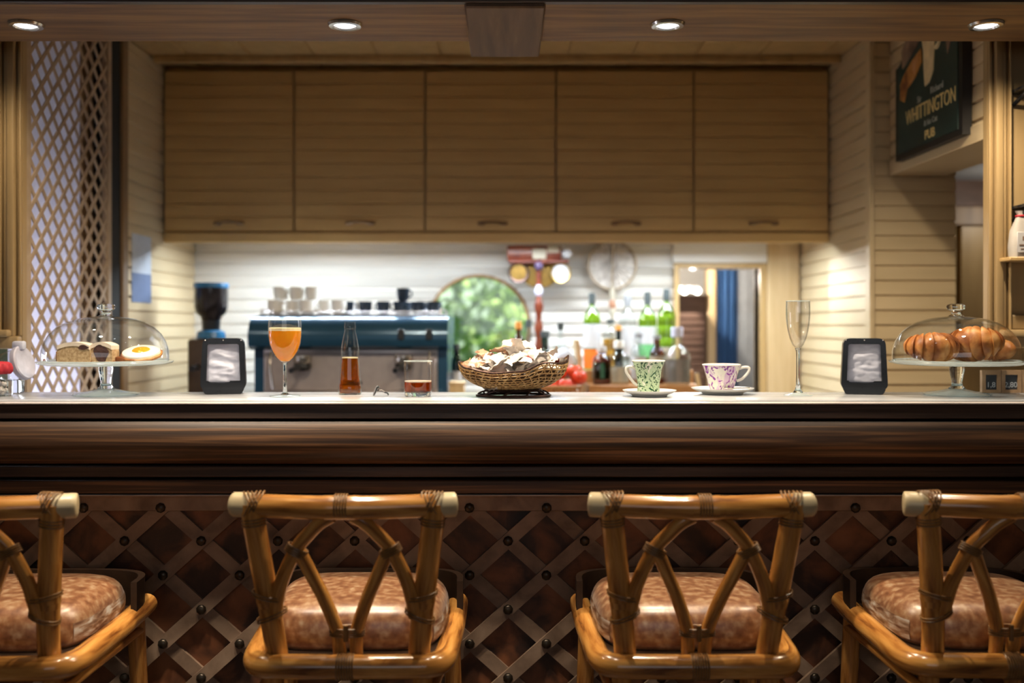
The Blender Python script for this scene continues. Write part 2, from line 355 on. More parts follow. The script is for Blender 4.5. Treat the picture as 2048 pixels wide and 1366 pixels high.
    def ball(s, c, r, sc=(1, 1, 1), nu=20, nv=12, mat=None):
        prof = [(max(0, math.sin(PI * i / nv)) * r, -math.cos(PI * i / nv) * r) for i in range(nv + 1)]
        prof[0] = (0, -r); prof[-1] = (0, r)
        T = Matrix.Translation(Vector(c)) @ Matrix.Diagonal((*sc, 1))
        return s.lathe(prof, (0, 0, 0), nu, mat=(T if mat is None else mat @ T), cap=False)
    def build(s, name, mat, parent=None, angle=40, loc=None):
        bmesh.ops.recalc_face_normals(s.bm, faces=s.bm.faces)
        me = bpy.data.meshes.new(name); s.bm.to_mesh(me); s.bm.free()
        for p in me.polygons: p.use_smooth = True
        me.set_sharp_from_angle(angle=math.radians(angle))
        me.materials.append(M[mat] if isinstance(mat, str) else mat)
        o = bpy.data.objects.new(name, me); C.objects.link(o)
        if parent is not None: o.parent = parent
        if loc: o.location = loc
        return o
def tag(o, label, cat, group=None):
    o['label'] = label; o['category'] = cat
    if group: o['group'] = group
    return o
def thing(name, label, cat, loc=(0, 0, 0), rz=0., group=None):
    o = bpy.data.objects.new(name, None); C.objects.link(o)
    o.location = loc; o.rotation_euler = (0, 0, rz); o.empty_display_size = .05
    return tag(o, label, cat, group)
def struct(name, mb, mat, parent=None, **k):
    o = mb.build(name, mat, parent, **k)
    if parent is None: o['kind'] = 'structure'
    return o
def copy_tree(o, parent=None):
    c = o.copy(); C.objects.link(c)
    if parent is not None: c.parent = parent
    for ch in list(o.children): copy_tree(ch, c)
    return c
def smooth_path(ctrl, n=8, closed=False):
    """Catmull-Rom through control points"""
    P = [Vector(p) for p in ctrl]; m = len(P); out = []
    for i in range(m if closed else m - 1):
        p1, p2 = P[i], P[(i + 1) % m]
        p0 = P[i - 1] if (closed or i > 0) else p1 * 2 - p2
        p3 = P[(i + 2) % m] if (closed or i + 2 < m) else p2 * 2 - p1
        for k in range(n):
            t = k / n
            out.append(.5 * ((2 * p1) + (p2 - p0) * t + (2 * p0 - 5 * p1 + 4 * p2 - p3) * t * t + (3 * p1 - p0 - 3 * p2 + p3) * t ** 3))
    if not closed: out.append(P[-1])
    return out
def siding_profile(z0, z1, phase, pitch=.0534, gap=.0065, dep=.009, lap=.004):
    """(depth,z) line of lapped boards: depth 0 is the proud lower edge of each board"""
    zs = []; k = math.floor((z0 - phase) / pitch)
    out = []
    while phase + k * pitch < z1:
        a = phase + k * pitch; b = a + pitch
        seq = [(dep, a - gap * .5), (dep, a + gap * .5), (0., a + gap * .5 + .0015), (-0. + lap * .5, b - gap * .5 - .001)]
        out += seq; k += 1
    out = [(d, min(max(z, z0), z1)) for d, z in out]
    return out
def siding(mb, ax, a, b, face, back, z0, z1, phase, pitch=.0534, **kw):
    """boards running along axis ax ('x' or 'y') from a to b; face = coordinate of the proud face, back = hidden side"""
    pr = siding_profile(z0, z1, phase, pitch, **kw); sg = 1 if back > face else -1
    poly = [(face + sg * d, z) for d, z in pr]
    pl = []
    for p in poly:
        if not pl or (abs(p[0] - pl[-1][0]) + abs(p[1] - pl[-1][1])) > 1e-6: pl.append(p)
    pl = pl + [(back, z1), (back, z0)]
    mb.prism(pl, a, b, 'x' if ax == 'x' else 'y')   # axis y: poly=(x,z)
    return mb

# ================================================================== SETTING
YW = 4.42     # face of the back wall
YC = 4.00     # face of the wall cabinets
struct('floor', MB().box(-2.7, 2.7, -1.9, 5.6, -.05, 0), 'floor')
struct('ceiling', MB().box(-2.7, 2.7, -1.9, 2.32, 2.62, 2.68), 'ceil')
mb = MB(); siding(mb, 'x', 0, 1, 0, 0, 0, 0.01, 0) if False else None
# aisle ceiling of planks
mb = MB()
for k in range(22):
    x0 = -2.7 + k * .2455
    mb.box(x0, x0 + .243, 2.32, 5.6, 2.325, 2.36, .003, 1)
mb.box(-2.7, 2.7, 2.32, 5.6, 2.35, 2.62)
struct('ceiling_aisle', mb, 'tan_trim')
struct('wall_rear', MB().box(-2.7, 2.7, -1.9, -1.84, 0, 2.62), 'roomwall')
struct('wall_left', MB().box(-2.7, -2.64, -1.84, 5.6, 0, 2.62), 'roomwall')
struct('wall_right', MB().box(2.64, 2.7, -1.84, 5.6, 0, 2.62), 'roomwall')
# back wall with round window and hatch: siding slab minus cutters
HX0, HX1, HZ1, HZ0 = PX(1357, YW), PX(1518, YW), PZ(537, YW), .95
WCX, WCZ, WR = PX(957, YW), PZ(653, YW), .222
def cut(o, cutter):
    md = o.modifiers.new('cut', 'BOOLEAN'); md.object = cutter; md.operation = 'DIFFERENCE'; md.solver = 'EXACT'
    dg = bpy.context.evaluated_depsgraph_get(); dg.update()
    me = bpy.data.meshes.new_from_object(o.evaluated_get(dg))
    o.modifiers.clear(); old = o.data; o.data = me
    bpy.data.objects.remove(cutter)
mb = MB(); siding(mb, 'x', -1.47, 2.64, YW, YW + .08, 0, 2.32, 1.711)
wb = struct('wall_back', mb, 'white_board')
cm = MB().lathe([(WR, -.2), (WR, .2)], n=64, mat=Matrix.Translation((WCX, YW + .04, WCZ)) @ Matrix.Rotation(PI / 2, 4, 'X')).build('cutter_a', 'black_gap')
cut(wb, cm)
cm = MB().box(HX0, HX1, YW - .1, YW + .2, HZ0, HZ1).build('cutter_b', 'black_gap'); cut(wb, cm)
# niche side walls
mb = MB(); siding(mb, 'y', 3.63, YW, -1.37, -1.45, 0, 2.32, 1.7556, .0530); struct('wall_niche_left', mb, 'tan_side')
mb = MB(); siding(mb, 'y', 3.575, YW, 1.30, 1.36, 0, 2.32, 1.7556, .0530); struct('wall_niche_right', mb, 'tan_side')
mb = MB(); siding(mb, 'x', 1.312, 1.605, 3.56, 3.62, 0, 2.32, 1.7556, .0530); struct('wall_pier', mb, 'tan_side')
struct('trim_1', MB().box(1.296, 1.313, 3.552, 3.60, 0, 2.32, .002, 1), 'tan_side')
# bulkhead with siding: left face X=1.37, underside z=1.811
mb = MB(); siding(mb, 'y', 2.845, 3.56, 1.37, 1.56, 1.862, 2.32, 1.875, .0530)
struct('wall_bulkhead', mb, 'tan_side')
struct('trim_2', MB().box(1.364, 1.566, 2.845, 3.555, 1.811, 1.862, .002, 1), 'tan_side')
# passage on the right behind the pier
struct('wall_passage', MB().box(1.56, 2.64, 4.28, 4.34, 0, 2.32), 'brown_panel')
dr = struct('door_1', MB().box(1.70, 1.905, 4.22, 4.262, 0, 1.70, .004, 1).box(1.925, 2.3, 4.22, 4.262, 0, 1.70, .004, 1), 'tan_trim')
struct('trim_3', MB().box(1.62, 2.4, 4.20, 4.28, 1.70, 1.78, .004, 1), 'brown_post')
struct('ceiling_passage', MB().box(1.62, 2.64, 3.57, 4.28, 1.90, 1.94), 'grey_door')
# beam over the bar: soffit board, dark fascia, joist end
mb = MB().box(-2.6, 2.6, 2.34, 2.65, 2.032, 2.33, .003, 1)
struct('trim_4', mb, 'soffit')
struct('trim_5', MB().box(-2.6, 2.6, 2.318, 2.34, 2.030, 2.62, .002, 1), 'dark_wood2')
struct('trim_6', MB().box(PX(930, 2.36), PX(1090, 2.36), 2.33, 2.76, 2.020, 2.325, .004, 1), 'endgrain')
struct('trim_7', MB().box(-1.36, 1.30, 3.86, 3.89, 2.295, 2.325, .006, 2), 'tan_trim')
# post left of the niche, and a black box painted as the recess's shade
struct('trim_8', MB().box(-1.45, -1.366, 3.578, 3.63, 0, 2.32, .004, 1), 'brown_post')
struct('recess_shade', MB().box(-1.47, -1.376, 3.478, 3.577, 0, 2.32), 'black_gap')
# upper box above left lattice opening / wall behind the lattice
struct('wall_screen', MB().box(-1.47, -1.43, 3.335, 3.477, 0, 2.32), 'brown_post')
struct('window_3', MB().box(-1.422, -1.416, 2.86, 3.33, .85, 2.32), 'frost')
# round window
wf = MB()
ring = [(WCX + (WR + .002) * math.cos(2 * PI * k / 64), YW - .004, WCZ + (WR + .002) * math.sin(2 * PI * k / 64)) for k in range(64)]
wf.tube(ring, .008, 10, closed=True)
w1 = struct('window_1', wf, 'brown_post')
pane = MB().lathe([(0, -.002), (WR, -.002), (WR, .002), (0, .002)], n=48, mat=Matrix.Translation((WCX, YW + .045, WCZ)) @ Matrix.Rotation(PI / 2, 4, 'X'), cap=False).build('pane', 'glass', w1)
# hatch into the next room
fr = MB()
fr.box(HX0 - .022, HX0, YW - .02, YW + .09, HZ0, HZ1 + .022, .003, 1)
fr.box(HX0, HX1, YW - .02, YW + .09, HZ1, HZ1 + .022, .003, 1)
fr.box(HX1, HX1 + .03, YW - .02, YW + .09, HZ0, HZ1 + .022, .003, 1)
w2 = struct('window_2', fr, 'tan_trim')
struct('trim_10', MB().box(HX1 + .03, PX(1598, YW - .02), YW - .03, YW, .9, 1.70, .004, 1), 'pale_wood')
struct('trim_11', MB().box(HX0 - .03, HX1 + .03, YW - .026, YW - .002, HZ1 + .024, 1.66, .003, 1), 'white_board')
# next room behind the hatch
struct('wall_next_room', MB().box(.45, 1.56, 5.45, 5.5, 0, 2.3), 'white_board')
struct('wall_next_left', MB().box(.40, .45, 4.5, 5.5, 0, 2.3), 'brown_panel')
struct('wall_next_right', MB().box(1.50, 1.56, 4.51, 5.5, 0, 2.3), 'brown_panel')
YN = 5.1
bp = MB().box(PX(1330, YN), PX(1413, YN), YN, YN + .05, 0, PZ(590, YN), .004, 1)
for k in range(30): bp.box(PX(1332, YN), PX(1411, YN), YN - .012, YN, .3 + k * .035, .328 + k * .035, .003, 1)
tag(bp.build('louvre_panel', 'brown_panel'), 'dark brown slatted panel seen through the hatch left of the blue curtain', 'panel')
tag(MB().box(PX(1414, YN), PX(1431, YN), YN - .02, YN + .06, 0, 2.3, .004, 1).build('post', 'pale_wood'), 'cream post between brown slatted panel and blue curtain in the hatch', 'post')
cb = MB(); rows = []
for k in range(41):
    t = k / 40; x = PX(1432, YN) + t * (PX(1476, YN) - PX(1432, YN))
    rows.append((x, YN + .02 + .012 * math.sin(t * 22)))
cb.prism(rows + [(p[0], p[1] + .01) for p in rows[::-1]], 0, 2.0, 'z')
tag(cb.build('curtain', 'curtain'), 'tall blue curtain hanging in the room behind the hatch', 'curtain')
d2 = MB().box(PX(1478, YN), PX(1530, YN), YN + .03, YN + .07, 0, 2.1, .004, 1).box(PX(1490, YN), PX(1512, YN), YN + .022, YN + .03, .3, 1.9, .004, 1)
struct('door_2', d2, 'grey_door')
lp = thing('wall_lamp', 'lamp with two glowing round bulbs seen at top left of the hatch', 'lamp', (PX(1382, 4.9), 4.9, PZ(582, 4.9)))
MB().box(-.06, .06, .06, .08, -.01, .03, .004, 1).tube([(-.024, .07, .02), (-.024, .0, .02)], .005, 8).tube([(.024, .07, .02), (.024, .0, .02)], .005, 8).box(-.02, .02, .08, .2, 0, .02).build('bracket', 'chrome', lp)
for sx in (-1, 1): MB().ball((sx * .031, 0, 0), .016).build('bulb', 'bulb', lp)

# garden seen through the round window
gb = MB(); rnd = random.Random(3)
for k in range(5200):
    x = rnd.uniform(-1.5, 1.3); z = rnd.uniform(.2, 2.6); y = 6.6 + .5 * rnd.random() + .3 * math.sin(3 * x) + (z < 1.2) * .1
    sz = rnd.uniform(.03, .075)
    T = Matrix.Translation((x, y, z)) @ Euler((rnd.uniform(-1.2, .5), rnd.uniform(-.8, .8), rnd.uniform(0, 6))).to_matrix().to_4x4()
    v = [gb.bm.verts.new(T @ Vector(p)) for p in ((0, -sz, 0), (sz * .45, 0, .006), (0, sz, 0), (-sz * .45, 0, .006))]
    gb.face(v)
g = gb.build('garden_hedge', 'leaf'); tag(g, 'sunlit green garden foliage outside the round window', 'hedge'); g['kind'] = 'stuff'
lawn = MB().box(-4, 4, 5.6, 12, -.1, -.02).build('ground', plain('pale_lawn', (.35, .50, .30), .8, 0, .2, 3)); lawn['kind'] = 'structure'
struct('wall_garden', MB().box(-1.7, .2, 7.6, 7.7, 0, 3.2), plain('pale_green_garden_wall', (.45, .60, .45), .8, 0, .15, 3))

# ================================================================== TRELLIS SCREEN on the left wall
def clip_poly(poly, u0, u1, v0, v1):
    def cl(P, f, inter):
        out = []
        for i in range(len(P)):
            a, b = P[i - 1], P[i]
            if f(b):
                if not f(a): out.append(inter(a, b))
                out.append(b)
            elif f(a): out.append(inter(a, b))
        return out
    for ax, lim, sg in ((0, u0, 1), (0, u1, -1), (1, v0, 1), (1, v1, -1)):
        if not poly: return poly
        def f(p): return sg * (p[ax] - lim) >= 0
        def inter(a, b):
            t = (lim - a[ax]) / (b[ax] - a[ax]); return (a[0] + t * (b[0] - a[0]), a[1] + t * (b[1] - a[1]))
        poly = cl(poly, f, inter)
    return poly
ts = thing('trellis_screen', 'tall diamond trellis screen with pale light behind, left of the bar', 'screen', (-1.37, 3.15, 0))
mb1 = MB(); mb2 = MB()
u0, u1, v0, v1 = 2.885, 3.445, .9, 2.318; pit = .0755; w = .0128 * math.sqrt(2) / 2
for mbx, sgn, xo in ((mb1, 1, 0.), (mb2, -1, -.002)):
    k = -60
    for k in range(-60, 60):
        c = k * pit      # line v - 1.2 = sgn*(u-3) + c
        pa = (u0 - .2, 1.2 + sgn * (u0 - .2 - 3) + c); pb = (u1 + .2, 1.2 + sgn * (u1 + .2 - 3) + c)
        P = clip_poly([(pa[0], pa[1] - w), (pb[0], pb[1] - w), (pb[0], pb[1] + w), (pa[0], pa[1] + w)], u0, u1, v0, v1)
        if len(P) > 2: mbx.prism([(p[0] - 3.15, p[1]) for p in P], xo - .004, xo, 'x')
mb1.build('diagonal_slats', 'lattice', ts); mb2.build('diagonal_slats', 'lattice', ts)
fm = MB().box(-.02, .004, u1 - 3.15, u1 + .03 - 3.15, v0, v1, .002, 1).box(-.02, .004, u0 - .03 - 3.15, u0 - 3.15, v0, v1, .002, 1)
fm.build('frame', 'lattice', ts)

# ================================================================== WALL CABINETS
cz0, cz1 = 1.655, 2.300
cxs = [-1.366, -.844, -.32, .204, .754, 1.296]
words_ = ['first tan boarded wall cabinet beside the left niche wall', 'second tan boarded wall cabinet, above the coffee machine',
          'middle tan boarded wall cabinet of the row, above the round window', 'fourth tan boarded wall cabinet, above the bottles and woven fan',
          'last tan boarded wall cabinet beside the right niche wall']
hx = [458, 720, 985, 1252, 1527]
for i in range(5):
    a, b = cxs[i], cxs[i + 1]
    t = thing('wall_cabinet', words_[i], 'cabinet', ((a + b) / 2, YC + .2, cz0), 0, 'boarded wall cabinets over the back counter')
    hw = (b - a) / 2
    MB().box(-hw + .001, hw - .001, -.172, .215, 0.0, cz1 - cz0 + .02).build('body', 'tan_trim', t)
    d = MB(); siding(d, 'x', -hw + .004, hw - .004, -.20, -.178, .0, cz1 - cz0, 1.711 - cz0, .0534, lap=.002, gap=.0045, dep=.006)
    dd = d.build('door', 'tan', t)
    h = MB(); hxx = PX(hx[i], YC) - (a + b) / 2; hz = PZ(447, YC) - cz0
    h.tube(smooth_path([(hxx - .05, -.198, hz), (hxx - .04, -.214, hz + .002), (hxx, -.222, hz + .005), (hxx + .04, -.214, hz + .002), (hxx + .05, -.198, hz)], 5), .0055, 10)
    h.ball((hxx - .045, -.205, hz), .011, (1.5, .8, .8)); h.ball((hxx + .045, -.205, hz), .011, (1.5, .8, .8))
    h.build('handle', plain('antique_handle', (.20, .12, .06), .3, .7, .3), dd)
struct('trim_12', MB().box(-1.366, 1.296, YC, YC + .02, 1.611, 1.651, .003, 1), 'tan')
struct('trim_13', MB().box(-1.366, 1.296, YC + .022, YW, 1.640, 1.652), 'tan_trim')
# strip lamps under the cabinets
for i, xx in enumerate((-.9, 0., .9)):
    t = thing('strip_lamp', ['white strip lamp under the left wall cabinets', 'white strip lamp under the middle wall cabinet', 'white strip lamp under the right wall cabinets'][i], 'lamp', (xx, 4.048, 1.629))
    MB().box(-.3, .3, -.015, .015, .0, .011, .002, 1).build('housing', 'china', t)
    MB().tube([(-.28, 0, -.003), (.28, 0, -.003)], .004, 10).build('tube', 'tube', t)

# ================================================================== BACK COUNTER
bc = thing('back_counter', 'work counter along the back wall under the coffee machine', 'counter', (0, 4.1, 0))
MB().box(-1.365, 1.295, -.33, .318, .0, .89).build('base_cabinet', 'tan_trim', bc)
MB().box(-1.365, 1.295, -.36, .318, .89, .93, .004, 1).build('worktop', 'worktop', bc)

# ================================================================== THE BAR
bar = thing('bar_counter', 'long dark wooden bar with grey top and diamond lattice front', 'bar', (0, 2.5, 0))
def bb(x0, x1, y0, y1, z0, z1, *a): return MB().box(x0, x1, y0 - 2.5, y1 - 2.5, z0, z1, *a)
BX = 1.75
bb(-BX, BX, 2.397, 2.70, 1.070, 1.100, .003, 2).build('countertop', 'counter', bar)
bb(-BX, BX, 2.343, 2.390, 1.0945, 1.0982, .0015, 2).build('edge_strip', 'edge_metal', bar)
bb(-BX, BX, 2.350, 2.396, 1.060, 1.0945, .002, 1).build('top_fascia', 'dark_wood2', bar)
pr = []
BP = [(0, 2.353), (.08, 2.346), (.2, 2.3395), (.35, 2.335), (.5, 2.334), (.62, 2.337), (.74, 2.3435), (.84, 2.352), (.93, 2.364), (1, 2.378)]
for t, y in [(p.x, p.y) for p in smooth_path([(a, b, 0) for a, b in BP], 3)]:
    pr.append((y - 2.5, 1.054 - t * (1.054 - .951)))
MB().prism(pr + [(-.07, .951), (-.07, 1.053)], -BX, BX, 'x').build('rounded_moulding', 'dark_wood', bar)
bb(-BX, BX, 2.377, 2.43, .919, .946, .003, 1).build('lower_band', 'dark_wood2', bar)
bb(-BX, BX, 2.385, 2.44, .878, .911, .003, 1).build('base_moulding', 'dark_wood', bar)
bb(-BX, BX, 2.381, 2.44, .8735, .8765, .001, 1).build('highlight_strip', 'edge_metal', bar)  # pale strip added to draw the highlight on the rail's top edge
bb(-BX, BX, 2.40, 2.68, 0, 1.07).box(-BX, BX, -.12, -.1, 0, 0.01) and None
body = MB().box(-BX, BX, 2.492 - 2.5, 2.67 - 2.5, 0, 1.07).box(-BX, BX, 2.425 - 2.5, 2.492 - 2.5, .93, 1.07).box(-BX, BX, 2.435 - 2.5, 2.492 - 2.5, .876, .93)
body.build('carcass', 'black_gap', bar)
bb(-BX, BX, 2.474, 2.492, .02, .876).build('rust_panel', 'copper', bar)
bb(-BX, BX, 2.440, 2.474, .827, .8755, .002, 1).build('lattice_top_rail', 'stain_wood', bar)
bb(-BX, BX, 2.440, 2.474, .0, .12, .002, 1).build('plinth', 'dark_wood2', bar)
lat = None
hp, vp = .1883, .1682
zr1 = .7507; xr1 = .0074
sl = vp / hp; hw = .0165 * math.sqrt(1 + sl * sl)
for sgn, y0 in ((1, 2.456), (-1, 2.465)):
    m = MB()
    for k in range(-40, 41):
        # lines through (xr1 + k*hp, zr1)
        xa, xb = -2.2, 2.2
        za = zr1 + sgn * sl * (xa - (xr1 + k * hp)); zb = zr1 + sgn * sl * (xb - (xr1 + k * hp))
        P = clip_poly([(xa, za - hw), (xb, zb - hw), (xb, zb + hw), (xa, za + hw)], -BX, BX, .12, .830)
        if len(P) > 2: m.prism(P, y0 - 2.5, y0 + .009 - 2.5, 'y')
    o = m.build('lattice_strips', 'stain_wood', bar)
    if sgn == 1: lat = o
rs = random.Random(5); stud_me = None; cnt = 0
sr = random.Random(11)
for r in range(0, 6):
    z = zr1 + (1 - r) * vp / 2
    for k in range(-7, 8):
        x = xr1 + k * hp + (hp / 2 if r % 2 == 0 else 0)
        if abs(x) > 1.32 or cnt >= 96: continue
        if z > .83: z_ = .835
        else: z_ = z
        if stud_me is None:
            m = MB()
            m.lathe([(.0125, 0), (.0125, .003), (.009, .007), (0, .009)], n=8, mat=Matrix.Rotation(PI / 2, 4, 'X'))
            o = m.build('stud', 'stud', bar); stud_me = o
        else:
            o = stud_me.copy(); C.objects.link(o)
        o.location = (x, (2.4395 if z > .83 else 2.4555) - 2.5, z_); o.rotation_euler = (0, sr.uniform(0, .7), 0); cnt += 1

# ================================================================== HANGING WALL PANELS left and right of the bar opening
def hanging_panel(sx, label):
    t = thing('hanging_panel', label, 'panel', (sx * 1.36, 2.82, 1.22))
    def bx(m, a, b, *r): return m.box(min(sx * a, sx * b), max(sx * a, sx * b), *r)
    m = MB(); bx(m, .0, .9, -.0, .024, .0, 1.10); m.build('back_panel', 'stile', t)
    m = MB()
    for a, b, y in ((.0, .008, -.012), (.014, .034, -.026), (.037, .047, -.016), (.050, .056, -.028)):
        bx(m, a, b, y, .0, .03, 1.10, .003, 2)
    m.build('fluted_stile', 'stile', t)
    m = MB(); bx(m, .0, .9, -.03, .0, -.006, .03, .006, 2); bx(m, .02, .9, -.05, .0, .028, .048, .006, 2); m.build('bottom_moulding', 'stile', t)
    m = MB(); bx(m, .062, .9, -.012, .0, .048, .09, .003, 1); m.build('bottom_rail', 'stile', t)
    return t
hanging_panel(-1, 'tan panel with fluted edge hanging at the left end above the jars')
rp_ = hanging_panel(1, 'tan panel with fluted edge and dark shelves hanging at the right end')
for zz in (1.53 + .075 - 1.22, 1.93 - 1.22):
    m = MB().box(.058, .85, -.13, .0, zz, zz + .008, .001, 1).tube([(.07, -.1, zz - .003), (.07, -.01, zz - .03)], .006, 8)
    m.build('shelf', 'black_plastic', rp_)
# bag with a tag standing under the lower shelf
bagx = PX(2046, 2.75)
t = thing('gift_bag', 'small white labelled bag at the right edge under the dark shelf', 'bag', (bagx, 2.762, 1.4678))
pts = []
for z, wx, wy in ((0, .030, .02), (.03, .032, .022), (.075, .027, .018), (.105, .014, .010), (.118, .009, .007), (.128, .014, .010)):
    pts.append([(wx * math.copysign(abs(math.cos(a)) ** .6, math.cos(a)), wy * math.copysign(abs(math.sin(a)) ** .6, math.sin(a)), z) for a in [2 * PI * k / 24 for k in range(24)]])
m = MB(); V = m.grid(pts, closeu=True); m.face(V[0]); m.face(V[-1]); m.build('bag', plain('bag_cloth', (.42, .39, .36), .7), t)
MB().box(-.022, .022, -.025, -.0225, .012, .068, .001, 1).build('label', 'label_white', t)
MB().box(-.017, .017, -.0262, -.0252, .03, .034).box(-.013, .013, -.0262, -.0252, .02, .023).box(-.008, .008, -.0262, -.0252, .045, .056).build('label_print', 'sign_brown', t)
m = MB(); m.tube([(.012 * math.cos(2 * PI * k / 20), .010 * math.sin(2 * PI * k / 20), .114) for k in range(20)], .003, 8, closed=True); m.build('red_tie', 'red_cloth', t)
MB().box(.022, .42, -.085, 0, .237, .2475, .002, 1).build('shelf', 'tan_trim', rp_)

# ================================================================== PUB SIGN
sg = thing('pub_sign', 'dark green arched pub sign with gold lettering on the right bulkhead', 'sign', (1.37, 3.18, 1.84))
# local: u = left to right in view = -y ; board faces -x
def arch(w, h, sh, ins):
    P = [(-w, 0), (w, 0), (w, sh)]
    for k in range(1, 9):
        a = k / 8 * PI / 2; P.append((w - .10 * math.sin(a) , sh + (h - sh) * (1 - math.cos(a))))
    for k in range(8, 0, -1):
        a = k / 8 * PI / 2; P.append((-w + .10 * math.sin(a), sh + (h - sh) * (1 - math.cos(a))))
    P.append((-w, sh)); return P
def sgn_poly(P, x0, x1, mb): mb.prism([(-u, v) for u, v in P], x0, x1, 'x'); return mb
mo = MB(); sgn_poly(arch(.25, .455, .315, 0), -.03, -.002, mo); mo.build('frame', 'sign_black', sg)
m = MB(); sgn_poly([(u * .9, .02 + v * .93) for u, v in arch(.25, .455, .315, 0)], -.033, -.0295, m); m.build('board', 'sign_green', sg)
# painted picture at the top: generic blobs of paint
def blob(cx, cz, pts, x0=-.0345): return [(cx + a, cz + b) for a, b in pts], x0
m = MB(); sgn_poly([(-.03, .44), (.085, .44), (.082, .36), (.070, .31), (.062, .235), (.03, .205), (.0, .20), (-.008, .26), (-.012, .32), (-.03, .38)], -.036, -.0325, m); m.build('painted_jug', 'sign_cream', sg)
m = MB(); m.tube([(-.036, -(.085 + .035 * math.sin(a)), .355 + .055 * math.cos(a)) for a in [PI * k / 14 for k in range(15)]], .007, 8); m.build('painted_handle', 'sign_cream', sg)
m = MB(); sgn_poly([(-.20, .20), (-.165, .185), (-.14, .225), (-.08, .245), (-.025, .285), (-.03, .33), (-.10, .31), (-.165, .28), (-.20, .25)], -.035, -.0325, m); m.build('painted_figure', 'sign_orange', sg)
m = MB(); sgn_poly([(-.18, .30), (-.09, .335), (-.04, .36), (-.04, .41), (-.13, .41), (-.19, .36)], -.035, -.0325, m); m.build('painted_background', 'sign_brown', sg); m = MB(); sgn_poly([(.12, .42), (.20, .40), (.195, .34), (.175, .275), (.16, .26), (.15, .31), (.125, .33)], -.035, -.0325, m); m.build('painted_background', 'sign_brown', sg)
def text(body, size, u, v, mat, name, parent, M_, ext=.0008, sx=1.):
    cu = bpy.data.curves.new(name, 'FONT'); cu.body = body; cu.size = size; cu.align_x = 'CENTER'; cu.align_y = 'CENTER'; cu.extrude = ext
    tmp = bpy.data.objects.new(name + '_tmp', cu); C.objects.link(tmp)
    dg = bpy.context.evaluated_depsgraph_get(); dg.update()
    me = bpy.data.meshes.new_from_object(tmp.evaluated_get(dg)); bpy.data.objects.remove(tmp)
    me.materials.clear(); me.materials.append(M[mat])
    o = bpy.data.objects.new(name, me); C.objects.link(o); o.parent = parent
    o.matrix_local = M_(u, v) @ Matrix.Diagonal((sx, 1, 1, 1))
    return o
# text x axis -> -Y, text y -> +Z, normal -> -X
def SM(u, v): return Matrix(((0, 0, -1, -.0342), (-1, 0, 0, -u), (0, 1, 0, v), (0, 0, 0, 1)))
text('WHITTINGTON', .066, .033, .126, 'sign_gold', 'gold_lettering', sg, SM, .001, .78)
text('Sir', .030, -.045, .168, 'sign_pale', 'pale_lettering', sg, SM)
text('Richard', .030, .085, .176, 'sign_pale', 'pale_lettering', sg, SM)
text('& his Cat', .026, .040, .082, 'sign_pale', 'pale_lettering', sg, SM)
text('PUB', .042, .034, .043, 'sign_gold', 'gold_lettering', sg, SM)

# paper notice on the left niche wall
pn = thing('paper_notice', 'white paper notice with blue lower half pinned on the left niche wall', 'notice', (-1.3692, 3.77, 1.365))
MB().box(-.002, .0, -.10, .10, .11, .255).build('sheet', 'paper_white', pn)
MB().box(-.002, .0, -.10, .10, 0, .11).build('blue_sheet', 'paper_blue', pn)

# ================================================================== DOWNLIGHTS in the beam
dl_lab = ['first ceiling spot from the left in the wooden beam', 'second ceiling spot from the left in the wooden beam, chrome ring showing', 'third ceiling spot from the left in the wooden beam', 'last ceiling spot at the right end of the wooden beam']
DLX = [PX(52, 2.495), PX(690, 2.495), PX(1335, 2.495), PX(1972, 2.495)]
for i, x in enumerate(DLX):
    t = thing('ceiling_spot', dl_lab[i], 'ceiling spot', (x, 2.495, 2.032), 0, 'ceiling spots in the beam over the bar')
    MB().lathe([(.027, -.001), (.030, -.008), (.040, -.007), (.043, -.001), (.040, .0), (.027, .0)], n=32, cap=False).build('ring', 'chrome', t)
    MB().lathe([(0, -.006), (.020, -.006), (.027, -.002)], n=24, cap=False).build('lens', 'led', t)

